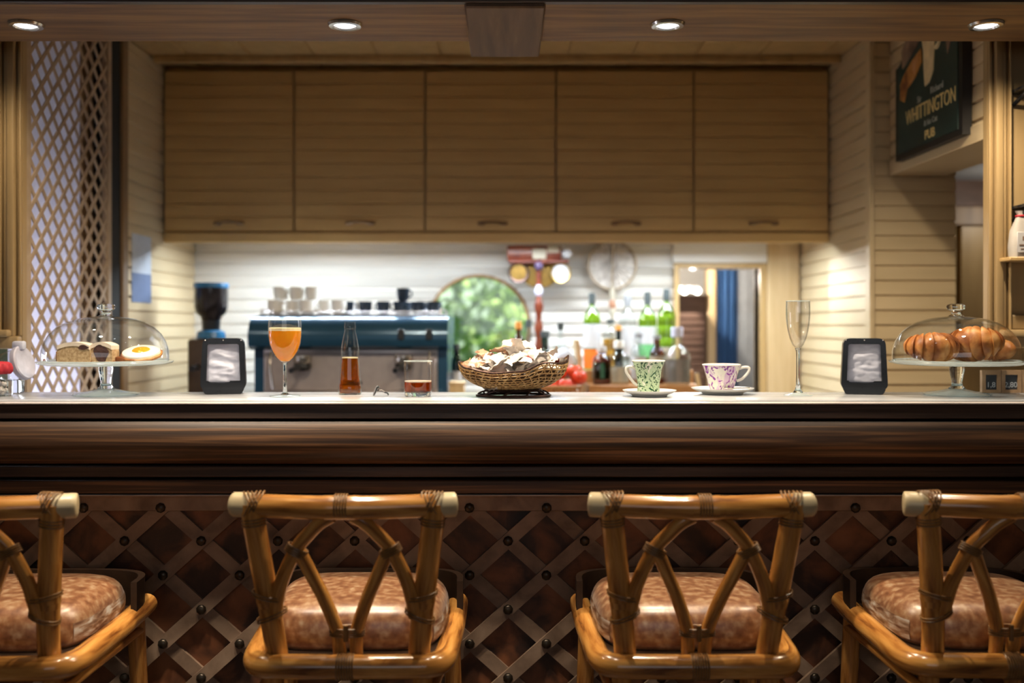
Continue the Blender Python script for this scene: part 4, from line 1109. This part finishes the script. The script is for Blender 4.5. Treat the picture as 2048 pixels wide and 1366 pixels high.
pc = [(.026, .0), (.028, .002), (.0285, .012), (.0275, .018), (.0285, .026), (.031, .045), (.0345, .063), (.040, .079), (.0415, .0825)]
cup(1297, Y1, ZT + .0068, pc, 'green_print', 'tall white cup with green leaf pattern, handle to the left', -1, 0, [(.033, .062), (.045, .068), (.056, .066), (.057, .055), (.049, .042), (.040, .030), (.0295, .020)])
Y2 = 2.63
saucer(1445, Y2, .0815, 'larger white saucer under the purple flowered cup')
pc = [(.027, .0), (.029, .002), (.031, .005), (.036, .022), (.041, .042), (.046, .058), (.0495, .0685)]
cup(1443, Y2, ZT + .0078, pc, 'purple_print', 'wide white cup with purple flower print, handle to the right', 1, 0, [(.045, .058), (.058, .062), (.070, .061), (.071, .053), (.064, .042), (.052, .031), (.0385, .026)])
t = thing('teaspoon', 'small spoon lying on the saucer of the purple cup', 'spoon', (PX(1478, Y2 - .045), Y2 - .040, ZT + .0162))
MB().tube([(-.02, 0, .0), (.03, .004, .001)], .0018, 8).build('spoon_handle', 'chrome', t)
MB().ball((-.028, 0, .0005), .010, (1.2, .7, .25)).build('spoon_bowl', 'chrome', t)

# champagne flute
Yf = 2.575
t = thing('champagne_flute', 'tall empty champagne flute left of the right napkin dispenser', 'glass', (PX(1596, Yf), Yf, ZT))
fb = [(.004, .1215), (.009, .124), (.014, .130), (.0205, .146), (.0260, .168), (.0292, .190), (.0303, .210), (.0302, .225), (.0296, .2425)]
MB().lathe(fb, n=48, cap=False).build('bowl', 'flute', t)
MB().lathe([(max(.0005, r - .0016), z + .001) for r, z in fb], n=48, cap=False).build('bowl_inside', 'flute', t)
MB().tube([(.0295 * math.cos(2 * PI * k / 48), .0295 * math.sin(2 * PI * k / 48), .2425) for k in range(48)], .0009, 6, closed=True).build('rim', 'pressed', t)
MB().lathe([(0, 0), (.036, 0), (.0365, .0014), (.028, .003), (.013, .007), (0, .007)], n=36, cap=False).build('foot', 'pressed', t)
MB().lathe([(0, .0072), (.0128, .0072), (.0078, .014), (.0052, .026), (.0044, .050), (.0042, .09), (.0048, .112), (.0075, .121), (0, .122)], n=36, cap=False).build('stem', 'glass_solid', t)

# jars at the left edge
t = thing('candy_jar', 'slanted glass jar with pale round lid at the left edge of bar', 'jar', (PX(30, 2.655), 2.655, ZT))
T = Matrix.Translation((0, 0, .074)) @ Matrix.Rotation(math.radians(84), 4, 'Z') @ Matrix.Rotation(math.radians(74), 4, 'X')
MB().lathe([(0, -.040), (.030, -.038), (.040, -.022), (.042, 0), (.038, .012)], n=40, mat=T, cap=False).build('jar_glass', 'glass', t)
MB().lathe([(0, .014), (.044, .014), (.046, .018), (.046, .028), (.043, .031), (.036, .029), (0, .028)], n=40, mat=T, cap=False).build('lid', 'lid_grey', t)
MB().box(-.020, .020, -.018, .018, 0, .036, .006, 2).build('stand', 'glass_solid', t)
MB().box(-.004, .026, -.012, .012, .115, .138, .005, 2).build('tag', 'napkin', t)
t = thing('red_capped_jar', 'small glass jar with red cloth cap at the far left edge', 'jar', (PX(0, 2.55), 2.55, ZT))
MB().lathe([(0, .0), (.027, .0), (.030, .005), (.030, .040), (.025, .052), (.022, .056)], n=36, cap=False).build('jar_glass', 'glass', t)
m = MB(); rr3 = random.Random(4)
for k in range(40):
    a = rr3.uniform(0, 6.28); q = rr3.uniform(0, .022); m.ball((q * math.cos(a), q * math.sin(a), rr3.uniform(.007, .036)), .005, nu=8, nv=6)
m.build('sweets', 'pk_clear', t)
m = MB(); rows = []
for f, z in ((.024, .056), (.029, .062), (.030, .072), (.027, .082), (.020, .0865), (.006, .088)):
    rows.append([(f * (1 + .07 * math.sin(9 * 2 * PI * k / 54) * (z < .08)) * math.cos(2 * PI * k / 54), f * (1 + .07 * math.sin(9 * 2 * PI * k / 54) * (z < .08)) * math.sin(2 * PI * k / 54), z) for k in range(54)])
V = m.grid(rows, closeu=True); m.face(V[0]); m.face(V[-1]); m.build('cloth_cap', 'red_cloth', t)

# framed chalk price boards at the right
for i, (px, wpx, txt) in enumerate(((1981, 44, '1,8'), (2021, 46, '2,80'), (2062, 44, '2'))):
    Yp = 2.672; hw_ = wpx * Yp / F / 2 * .86
    t = thing('price_board', ['left small wooden framed chalkboard behind the croissant stand', 'middle small wooden framed chalkboard right behind the croissant stand', 'small wooden framed chalkboard cut by the right picture edge'][i], 'chalkboard', (PX(px, Yp), Yp, ZT), 0, 'small price chalkboards')
    m = MB(); ring_prism(m, [(-hw_, 0), (hw_, 0), (hw_, .060), (-hw_, .060)], [(-hw_ + .010, .008), (hw_ - .010, .008), (hw_ - .010, .048), (-hw_ + .010, .048)], -.006, .006); m.build('frame', 'frame_wood', t)
    MB().box(-hw_ + .010, hw_ - .010, -.002, .004, .008, .048).build('slate', 'slate', t)
    text(txt, .020, 0, .0205, 'chalk', 'chalk_writing', t, lambda u, v: Matrix(((1, 0, 0, u), (0, 0, -1, -.0026), (0, 1, 0, v), (0, 0, 0, 1))), .0003)

# ================================================================== THINGS ON THE BACK COUNTER
ZB = .931
# coffee machine
Ym = 3.86
cmx = PX(700, 3.80)
cm_ = thing('espresso_machine', 'dark blue two-group espresso machine on the back counter', 'coffee machine', (cmx, 3.98, ZB))
hwm = .362
MB().box(-hwm + .02, hwm - .02, -.16, .25, .075, .37, .01, 2).build('body', 'steel', cm_)
hood = []
for k in range(15):
    a = -.35 + (PI * .5 + .35) * k / 14; hood.append((-.145 - .095 * math.cos(a), .300 + .086 * math.sin(a)))
hood += [(.25, .386), (.25, .255), (-.20, .255)]
MB().prism(hood, -hwm, hwm, 'x').build('hood', 'machine_blue', cm_)
for s in (-1, 1):
    m = MB(); m.prism(hood, s * hwm, s * (hwm + .012), 'x')
    m.box(min(s * (hwm - .03), s * (hwm + .006)), max(s * (hwm - .03), s * (hwm + .006)), -.16, .24, .05, .305)
    m.build('side_cheek', 'machine_blue', cm_)
MB().box(-hwm + .035, hwm - .035, -.172, -.158, .10, .245, .003, 1).build('back_splash', plain('rosy_steel', (.42, .37, .36), .35, .5, .06), cm_)
MB().box(-.015, .045, -.176, -.170, .123, .136, .002, 1).build('badge', 'machine_black', cm_)
MB().box(-hwm - .005, hwm + .005, -.265, .25, .068, .092, .004, 2).build('drip_tray', 'steel', cm_)
MB().box(-hwm + .005, hwm - .01, -.25, .25, .0, .068, .004, 1).build('base', 'machine_black', cm_)
tr = MB(); tr.box(-hwm + .01, hwm - .01, -.15, .22, .386, .392, .002, 1)
for s in (-1, 1): tr.tube([(s * (hwm - .02), -.15, .392), (s * (hwm - .02), -.15, .410), (s * (hwm - .02), .22, .410), (s * (hwm - .02), .22, .392)], .004, 8)
tr.tube([(-hwm + .02, -.15, .400), (hwm - .02, -.15, .400)], .003, 8)
tr.build('cup_tray', 'steel', cm_)
for gx in (-.175, .205):
    gh = MB().lathe([(0, .235), (.034, .235), (.036, .215), (.030, .205), (0, .205)], (gx, -.205, 0), 24, cap=False).build('group_head', 'chrome', cm_)
    pfh = MB().lathe([(.031, .205), (.033, .190), (.022, .178), (0, .176)], (gx, -.205, 0), 24, cap=False)
    pfh.tube([(gx, -.23, .192), (gx - .012, -.30, .186), (gx - .018, -.33, .183)], [.007, .011, .010], 10); pfh.build('portafilter', 'machine_black', gh)
for gx in (-.29, .305): MB().tube(smooth_path([(gx, -.22, .25), (gx, -.24, .20), (gx + .01, -.235, .11)], 5), .005, 8).build('steam_wand', 'chrome', cm_)
for gx in (.20, .305): MB().box(gx - .012, gx + .012, -.247, -.236, .295, .335, .003, 1).build('switch', 'machine_black', cm_)
# cups on the machine
def small_cup(mat, name, lab, grp, r=.030, h=.052):
    m = MB(); m.lathe([(0, .001), (r * .62, 0), (r * .8, .004), (r * .97, h * .5), (r, h), (r - .002, h), (r * .9, h * .5), (r * .6, .008), (0, .007)], n=24, cap=False)
    m.tube(smooth_path([(r * .93, 0, h * .8), (r * 1.45, 0, h * .8), (r * 1.5, 0, h * .45), (r * .9, 0, h * .25)], 4), .003, 6)
    return tag(m.build(name, mat), lab, 'cup', grp)
ZM = ZB + .3925
wc = small_cup('china', 'espresso_cup', 'small white cup stored on the left half of the espresso machine', 'white cups on the espresso machine')
dc = small_cup(plain('dark_cup_glaze', (.018, .03, .05), .2), 'espresso_cup', 'small dark cup stored on the right half of the espresso machine', 'dark cups on the espresso machine', .026, .050)
spw = [(-.305 + .062 * k, -.09 + .05 * (k % 2), 0) for k in range(5)] + [(-.28 + .065 * k, .09, 0) for k in range(4)] + [(-.29 + .062 * k, -.06, .054) for k in range(3)] + [(.01, .02, 0)]
for i, (x, y, z) in enumerate(spw):
    o = wc if i == 0 else wc.copy()
    if i: C.objects.link(o)
    o.location = (cmx + x, 3.98 + y, ZM + z); o.rotation_euler.z = i * 1.3
spd = [(-.030, -.06, 0), (.042, -.06, 0), (.112, -.06, 0), (.178, -.06, 0), (.190, .02, 0), (.186, -.03, .0515), (.246, -.05, 0), (.270, .05, 0), (.308, -.05, 0), (.306, .10, 0)]
for i, (x, y, z) in enumerate(spd):
    o = dc if i == 0 else dc.copy()
    if i: C.objects.link(o)
    o.location = (cmx + x, 3.98 + y, ZM + z); o.rotation_euler.z = i * 1.1 + .4

# grinder
Yq = 3.85; k = Yq / F
t = thing('coffee_grinder', 'coffee grinder with smoked hopper and blue lid left of the espresso machine', 'coffee grinder', (PX(413, Yq), Yq + .06, ZB))
zt = lambda py: PZ(py, Yq) - ZB
m = MB(); m.lathe([(.038, zt(640)), (.040, zt(634)), (.058, zt(626)), (.064, zt(614)), (.065, zt(575))], n=36, cap=True); m.build('hopper', 'smoke', t)
MB().lathe([(0, zt(575)), (.067, zt(575)), (.068, zt(571)), (.066, zt(565)), (0, zt(563))], n=36, cap=False).build('lid', 'blue_gloss', t)
MB().lathe([(.034, zt(662)), (.036, zt(640))], n=28).build('neck', 'machine_black', t)
MB().lathe([(.05, zt(680)), (.056, zt(676)), (.052, zt(664)), (.036, zt(660))], n=32).build('collar', 'blue_gloss', t)
MB().box(-.072, .065, -.07, .09, .075, zt(678), .012, 3).build('body', plain('grinder_brown', (.085, .06, .045), .35, .3), t)
MB().box(-.08, .075, -.10, .10, 0, .075, .008, 2).build('base', 'machine_black', t)
MB().tube([(-.03, -.075, .19), (-.03, -.14, .185)], .012, 12).build('portafilter_fork', 'machine_black', t)

# tower with dials
Yd = 4.30; kd = Yd / F
t = thing('dial_stand', 'ornate red wooden stand with two round dials on a turned column', 'ornament', (PX(1077, Yd), Yd, ZB))
z_ = lambda py: PZ(py, Yd) - ZB
x_ = lambda px: (px - 1077) * kd
MB().box(x_(1014), x_(1122), -.04, .04, z_(522), z_(492), .006, 2).box(x_(1018), x_(1136), -.045, .045, z_(528), z_(520), .004, 1).build('top_block', 'red_wood', t)
MB().box(x_(1064), x_(1092), -.05, -.03, z_(520), z_(498), .006, 2).build('centre_plate', 'label_cream', t)
MB().box(x_(1094), x_(1118), -.046, -.03, z_(507), z_(490), .004, 2).build('inlay', 'label_cream', t)
MB().ball((x_(1133), -.03, z_(508)), .022).build('porcelain_knob', 'label_white', t)
m = MB(); P = [(x_(1040), z_(528))] + [(x_(1080) + 46 * kd * math.cos(a), z_(532) - 44 * kd * math.sin(a)) for a in [PI - PI * q / 16 for q in range(17)]] + [(x_(1122), z_(528))]
m.prism(P, .0, .02, 'y'); m.build('arched_plate', 'gold_plate', t)
for px, mt, lab in ((1037, 'gold_plate', 'dark gold dial'), (1120, 'label_white', 'white dial face')):
    T = Matrix.Translation((x_(px), -.03, z_(546))) @ Matrix.Rotation(PI / 2, 4, 'X')
    d = MB().lathe([(.036, -.012), (.044, -.012), (.046, .0), (.042, .012), (.035, .010)], n=36, mat=T, cap=False).build('dial_rim', 'brass' if mt == 'label_white' else 'wire', t)
    MB().lathe([(0, .004), (.037, .004), (.037, -.012), (0, -.012)], n=36, mat=T, cap=False).build('dial_face', mt, d)
col = [(.055, 0), (.060, .01), (.04, .03), (.018, .05)]
for i in range(26):
    q = i / 25; z = .05 + (z_(530) - .05) * q
    col.append((.0155 + .004 * math.sin(q * 40) * (q < .62) + (.006 if .66 < q < .70 else 0) - (.004 if q > .72 else 0), z))
MB().lathe(col, (0, -.03, 0), 24).build('turned_column', 'red_wood', t)
MB().lathe([(.012, z_(592)), (.019, z_(585)), (.013, z_(575)), (.010, z_(566))], (0, -.03, 0), 20).build('porcelain_sleeve', 'lid_grey', t)
MB().ball((0, -.045, z_(533)), .020).build('collar', plain('purple_collar', (.07, .045, .10), .3), t)

# woven fan with handle
Yv = 4.375; kv = Yv / F
t = thing('woven_fan', 'round pale woven fan with beaded handle hanging on the back wall', 'fan', (PX(1224, Yv), Yv, PZ(531, Yv)))
R = .104
m = MB(); rows = []
for i in range(14):
    f = i / 13; rows.append([(R * f * math.cos(a) if f else .0004 * math.cos(a), -.006 - .006 * math.cos(f * 3) + .0035 * math.sin(24 * a) * (f > .1), R * f * math.sin(a) if f else .0004 * math.sin(a)) for a in [2 * PI * q / 96 for q in range(96)]])
m.grid(rows, closeu=True); m.build('woven_disc', ramp_mat('grey_straw', [(.3, (.36, .31, .27)), (.7, (.62, .57, .52))], (1, 1, 1), 40., 4, rough=.7, bump=.4), t)
m = MB(); m.tube([(R * math.cos(2 * PI * q / 48), -.006, R * math.sin(2 * PI * q / 48)) for q in range(48)], .006, 8, closed=True); m.tube([(0, -.016, R), (0, -.016, -R)], .004, 8); m.build('rim', plain('straw_rim', (.34, .26, .18), .7), t)
prof = [(0, -.37)]
for i in range(40):
    q = i / 39; prof.append((.008 + .006 * abs(math.sin(q * 13)), -.37 + q * .28))
m = MB(); m.lathe(prof, (0, -.016, 0), 16); m.build('handle', 'label_cream', t)
MB().lathe([(.012, -.19), (.016, -.18), (.016, -.16), (.012, -.15)], (0, -.016, 0), 16).build('handle_bead', plain('brown_bead', (.36, .17, .10), .4), t)

# bottle riser with slanted ends
br = thing('bottle_riser', 'stepped orange wooden riser with slanted ends carrying the bottles', 'bottle rack', (PX(1285, 4.1), 4.1, ZB))
xl, xr = PX(1176, 4.0) - br.location.x, PX(1396, 4.0) - br.location.x
MB().box(xl, xr, -.16, .0, 0, .112, .003, 1).box(xl, xr, .0, .20, 0, .165, .003, 1).build('steps', 'orange_wood', br)
MB().prism([(xl - .005, 0), (xl - .02, 0), (xl - .055, .29), (xl - .040, .29)], -.17, .02, 'y').build('slanted_end', 'pale_wood', br)
MB().prism([(xr + .005, 0), (xr + .02, 0), (xr - .01, .16), (xr - .025, .16)], -.17, -.155, 'y').build('slanted_end', 'pale_wood', br)

def bottle(px, Y, zb, top_py, rpx, kind, mat, lab, liq=None, liq_h=.6, labels=(), cap=None, neck=.32, sh=.62, capz=None):
    r = rpx * Y / F; h = PZ(top_py, Y) - zb
    t = thing('bottle', lab, 'bottle', (PX(px, Y), Y, zb), 0, 'bottles behind the bar')
    hb = h * sh; hn = h * (sh + .16)
    prof = [(r * .90, 0.0005), (r, .006), (r, hb * .5), (r, hb), (r * .93, hb + (hn - hb) * .35), (r * .62, hb + (hn - hb) * .75), (r * neck * 1.1, hn), (r * neck, hn + (h - hn) * .3), (r * neck, h * .95), (r * neck * 1.15, h * .955), (r * neck * 1.15, h)]
    if kind == 'square':
        m = MB(); rows = []
        for q, z in prof:
            e = .32 if z <= hb + .001 else .8
            rows.append([(q * math.copysign(abs(math.cos(a)) ** e, math.cos(a)), q * math.copysign(abs(math.sin(a)) ** e, math.sin(a)), z) for a in [2 * PI * k / 40 for k in range(40)]])
        V = m.grid(rows, closeu=True); m.face(V[0]); m.build('glass_body', mat, t)
    else:
        m = MB(); m.lathe([(0, .0005)] + prof, n=36, cap=False); m.build('glass_body', mat, t)
    if liq:
        lp_ = [(0, .004), (r * .88, .004), (r * .93, .010), (r * .93, min(hb, h * liq_h)), (0, min(hb, h * liq_h))]
        MB().lathe(lp_, n=32, cap=False).build('drink', liq, t)
    for (za, zb_, mt) in labels:
        rr = r * 1.012 if kind != 'square' else r * 1.03
        MB().lathe([(rr, za * h), (rr, zb_ * h)], n=40, cap=False).build('label', mt, t)
    if cap:
        MB().lathe([(r * neck * 1.3, h * (capz or .93)), (r * neck * 1.35, h * .98), (r * neck * 1.25, h * 1.012), (0, h * 1.015)], n=24, cap=False).build('cap', cap, t)
    return t
ZS1, ZS2 = ZB + .1125, ZB + .1655
bottle(1184, 4.18, ZS2, 588, 17, 'round', 'green_glass', 'tall green bottle with white and orange labels, leftmost on the riser', None, .6, ((.28, .60, 'label_white'), (.02, .26, 'label_orange')), 'dark_cap', .30, .66, .86)
bottle(1221, 4.17, ZS2, 640, 16, 'round', 'clear_bottle', 'clear bottle of golden liquor below the woven fan handle', 'gold_liquid', .62, (), 'dark_cap', .36, .68)
bottle(1255, 4.20, ZS2, 592, 18, 'round', 'clear_bottle', 'tall clear bottle with pale label between the green bottles', None, .6, ((.18, .58, 'label_white'),), 'grey_cap', .32, .66, .86)
bottle(1295, 4.19, ZS2, 586, 18, 'round', 'green_glass', 'tall green bottle with white and green label behind the green cup', None, .6, ((.32, .56, 'label_white'), (.16, .33, 'label_mint')), 'dark_cap', .28, .64, .84)
bottle(1333, 4.18, ZS2, 580, 18, 'round', 'green_glass', 'tall bright green bottle rightmost in back row, by the hatch', None, .6, ((.10, .28, 'label_cream'),), 'dark_cap', .28, .66, .86)
bottle(1203, 4.02, ZS1, 694, 18, 'square', 'brown_glass', 'squat amber bottle with dark green label at front of riser', 'amber_deep', .6, ((.16, .58, 'label_green'),), 'label_white', .40, .66, .86)
bottle(1238, 4.00, ZS1, 682, 19, 'square', 'clear_bottle', 'squat clear bottle with white stopper left of the green cup', None, .5, ((.06, .40, 'label_cream'),), 'china', .42, .60, .84)
bottle(1237, 4.10, ZS1 + .055, 652, 9, 'round', 'dark_green_glass', 'slim dark green bottle behind the squat bottles', None, .5, (), 'cork', .5, .55, .9)
bottle(1277, 4.05, ZS1, 668, 15, 'round', 'clear_bottle', 'short clear bottle with white label right behind the green cup', None, .5, ((.10, .55, 'label_white'),), 'grey_cap', .4, .62)
bottle(1314, 4.03, ZS1, 672, 15, 'round', 'brown_glass', 'short brown bottle with cream label at right behind the green cup', None, .5, ((.12, .58, 'label_cream'),), 'grey_cap', .4, .62)
bottle(1354, 3.99, ZS1, 656, 24, 'square', 'clear_bottle', 'big square clear bottle with grey cap and dark label by the hatch', None, .5, ((.04, .44, plain('grey_brown_label', (.18, .15, .13), .5)),), 'lid_grey', .38, .54, .84)
bottle(1037, 4.05, ZB, 646, 16, 'round', 'brown_glass', 'brown bottle with orange pourer stopper behind the sweets basket', 'amber', .6, (), 'cork', .3, .70, .93)
bottle(1057, 4.12, ZB, 642, 10, 'round', 'clear_bottle', 'slim clear bottle with dark cap beside the orange-stoppered bottle', None, .6, (), 'dark_cap', .5, .70)
bottle(1090, 4.15, ZB, 664, 18, 'round', 'dark_green_glass', 'stout dark green bottle in front of the dial stand', None, .6, (), 'dark_cap', .4, .62)
bottle(1121, 4.02, ZB, 648, 16, 'round', 'clear_bottle', 'clear bottle of pale golden liquor right of the dial stand', 'gold_liquid', .55, ((.52, .68, 'label_white'),), 'dark_cap', .3, .68)
bottle(913, 3.95, ZB, 690, 10, 'round', 'dark_green_glass', 'small dark bottle with white label right of the espresso machine', None, .5, ((.10, .32, 'label_white'), (.45, .62, 'label_white')), 'dark_cap', .5, .72)

# wooden box by the machine
t = thing('wooden_box', 'small pale wooden box right of the espresso machine', 'box', (PX(914, 3.82), 3.83, ZB))
MB().box(-.028, .030, -.05, .05, 0, .122, .003, 1).build('body', 'pale_wood', t)
MB().box(-.030, .032, -.053, .053, .122, .134, .003, 1).build('lid', 'pale_wood', t)

# fruit basket with red fruit
YF = 3.88
fbk = thing('fruit_crate', 'slatted wooden tray of red fruit behind the sweets basket', 'tray', (PX(1130, YF), YF, ZB))
m = MB(); m.box(-.095, .055, -.085, .085, 0.0, .090, .003, 1)
for q in range(10): m.box(-.095 + q * .0155, -.095 + q * .0155 + .011, -.093, -.085, .0, .118, .002, 1)
m.box(-.097, .057, -.096, -.085, .108, .120, .002, 1)
m.build('slats', 'orange_wood', fbk)
fr_pos = [(-.062, -.052, .0), (-.001, -.052, 0), (.054, -.03, .03), (-.045, .012, .0), (.018, .012, .0), (-.020, -.018, .05), (.036, -.002, .052)]
fl_ = ['red tomato at left front of the wooden tray', 'red tomato in the front middle of the tray', 'red tomato at right front of the tray', 'red tomato half hidden at left back of the tray', 'red tomato half hidden at right back of the tray', 'red tomato lying on top of the others', 'red tomato high at the right side of the tray']
for i, (x, y, z) in enumerate(fr_pos):
    o = thing('tomato', fl_[i], 'tomato', (fbk.location.x + x, YF + y, ZB + .0905 + z), i * .8, 'red tomatoes in the wooden tray')
    m = MB(); rows = []
    m.lathe([(0, .001), (.014, .001), (.026, .010), (.030, .026), (.027, .042), (.017, .051), (.006, .049), (0, .047)], n=28, cap=False)
    m.build('flesh', 'tomato', o)
    m = MB(); m.tube([(0, 0, .047), (.002, 0, .058)], .0022, 6)
    for q in range(5): m.tube([(0, 0, .050), (.012 * math.cos(q * 1.256), .012 * math.sin(q * 1.256), .053)], [.002, .0008], 6)
    m.build('stalk', plain('green_stalk', (.10, .22, .04), .6), o)
# white cloth bundle behind fruit
m = MB(); rows = []
for i in range(12):
    v = i / 11; row = []
    for q in range(32):
        a = 2 * PI * q / 32; rr = .052 * math.sin(PI * (v * .86 + .07)) * (1 + .16 * mnoise.noise(Vector((math.cos(a) * 1.5, math.sin(a) * 1.5, v * 3))))
        row.append((rr * math.cos(a), rr * .6 * math.sin(a), .13 * v))
    rows.append(row)
V = m.grid(rows, closeu=True); m.face(V[0]); m.face(V[-1])
tag(m.build('cloth_bundle', 'paper_white', loc=(PX(1128, YF + .07), YF + .07, ZB + .13)), 'crumpled white bundle on top behind the red fruit', 'cloth')

# ================================================================== LIGHTS
def spot(name, loc, energy, col, angle=150, blend=.8, radius=.02, rot=(0, 0, 0)):
    l = bpy.data.lights.new(name, 'SPOT'); l.energy = energy; l.color = col; l.spot_size = math.radians(angle); l.spot_blend = blend; l.shadow_soft_size = radius
    o = bpy.data.objects.new(name, l); C.objects.link(o); o.location = loc; o.rotation_euler = rot; return o
def area(name, loc, rot, sx, sy, energy, col):
    l = bpy.data.lights.new(name, 'AREA'); l.shape = 'RECTANGLE'; l.size = sx; l.size_y = sy; l.energy = energy; l.color = col
    o = bpy.data.objects.new(name, l); C.objects.link(o); o.location = loc; o.rotation_euler = rot; return o
for i, x in enumerate(DLX):
    spot('beam_spot_light', (x, 2.495, 2.018), (9.5, 42, 50, 31)[i], (1, .82, .58), 168, .6, .018)
for x in (-.88, -.05, .84):
    area('strip_light', (x * .9, 4.048, 1.6215), (math.radians(-4), 0, 0), .66, .02, 11.5, (.78, .90, 1.0))
# room ceiling spots above the stools
for i, (x, e) in enumerate(((-.95, 165), (-.36, 140), (.39, 100), (1.15, 34))):
    t = thing('room_spot', ['room ceiling spot above the leftmost stool', 'room ceiling spot above the second stool', 'room ceiling spot above the third stool', 'room ceiling spot above the rightmost stool'][i], 'ceiling spot', (x, 1.88, 2.62))
    MB().lathe([(.035, -.001), (.045, -.008), (.055, -.004), (.055, 0)], n=24, cap=False).build('ring', 'chrome', t)
    MB().lathe([(0, -.003), (.035, -.003)], n=24, cap=False).build('lens', 'led', t)
    spot('room_spot_light', (x, 1.88, 2.60), e, (1, .84, .64), 46, 1., .06, (math.radians(14), 0, 0))
l = bpy.data.lights.new('passage_fill_light', 'POINT'); l.energy = 2.2; l.color = (1, .93, .82); l.shadow_soft_size = .05  # unseen point light added to lift the dark passage
o = bpy.data.objects.new('passage_fill_light', l); C.objects.link(o); o.location = (2.1, 3.9, 1.75)
# unseen pane and area light added on the rear wall as room fill
struct('rear_fill_pane', MB().box(-1.3, 1.3, -1.845, -1.83, 1.2, 2.3), 'frost')
area('rear_fill_light', (0, -1.80, 1.75), (math.radians(-90), 0, math.radians(180)), 2.6, 1.1, 9, (.90, .94, 1.0))
# light behind the frosted pane of the trellis
area('pane_light', (-1.95, 3.05, .95), (0, math.radians(-90 - 10), 0), .7, .7, 16, (.86, .88, 1.0))
l = bpy.data.lights.new('bulb_light', 'POINT'); l.energy = 10; l.color = (1, .93, .82); l.shadow_soft_size = .004
o = bpy.data.objects.new('bulb_light', l); C.objects.link(o); o.location = (PX(1382, 4.9), 4.86, PZ(556, 4.9))
l = bpy.data.lights.new('sun', 'SUN'); l.energy = 10; l.color = (1, .97, .9); l.angle = .02
o = bpy.data.objects.new('sun', l); C.objects.link(o); o.rotation_euler = (math.radians(38), math.radians(8), 0)
# sky
w = bpy.data.worlds.new('sky'); SC.world = w; w.use_nodes = True; nt = w.node_tree
bg = nt.nodes['Background']; sky = nt.nodes.new('ShaderNodeTexSky'); sky.sky_type = 'HOSEK_WILKIE'; sky.turbidity = 3
sky.sun_direction = Vector((.1, -.6, .78)).normalized()
nt.links.new(sky.outputs[0], bg.inputs[0]); bg.inputs[1].default_value = 2.2

# ================================================================== CAMERA
cam = bpy.data.cameras.new('camera'); co = bpy.data.objects.new('camera', cam); C.objects.link(co); SC.camera = co
co.location = (0, 0, EYE); co.rotation_euler = (PI / 2, 0, 0)
cam.sensor_width = 36; cam.lens = 36 * F / 2048
cam.shift_x = (1024 - CXP) / 2048; cam.shift_y = -(683 - CYP) / 2048
cam.clip_start = .05
cam.dof.use_dof = True; cam.dof.focus_distance = 2.38; cam.dof.aperture_fstop = 1.45
SC.view_settings.view_transform = 'Standard'; SC.view_settings.look = 'None'; SC.view_settings.gamma = 1
SC.view_settings.exposure = 0.14
try: SC.view_settings.use_curve_mapping = False
except Exception: pass
SC.cycles.max_bounces = 12; SC.cycles.transparent_max_bounces = 24; SC.cycles.transmission_bounces = 12; SC.cycles.glossy_bounces = 5; SC.cycles.diffuse_bounces = 4
SC.cycles.sample_clamp_indirect = 6
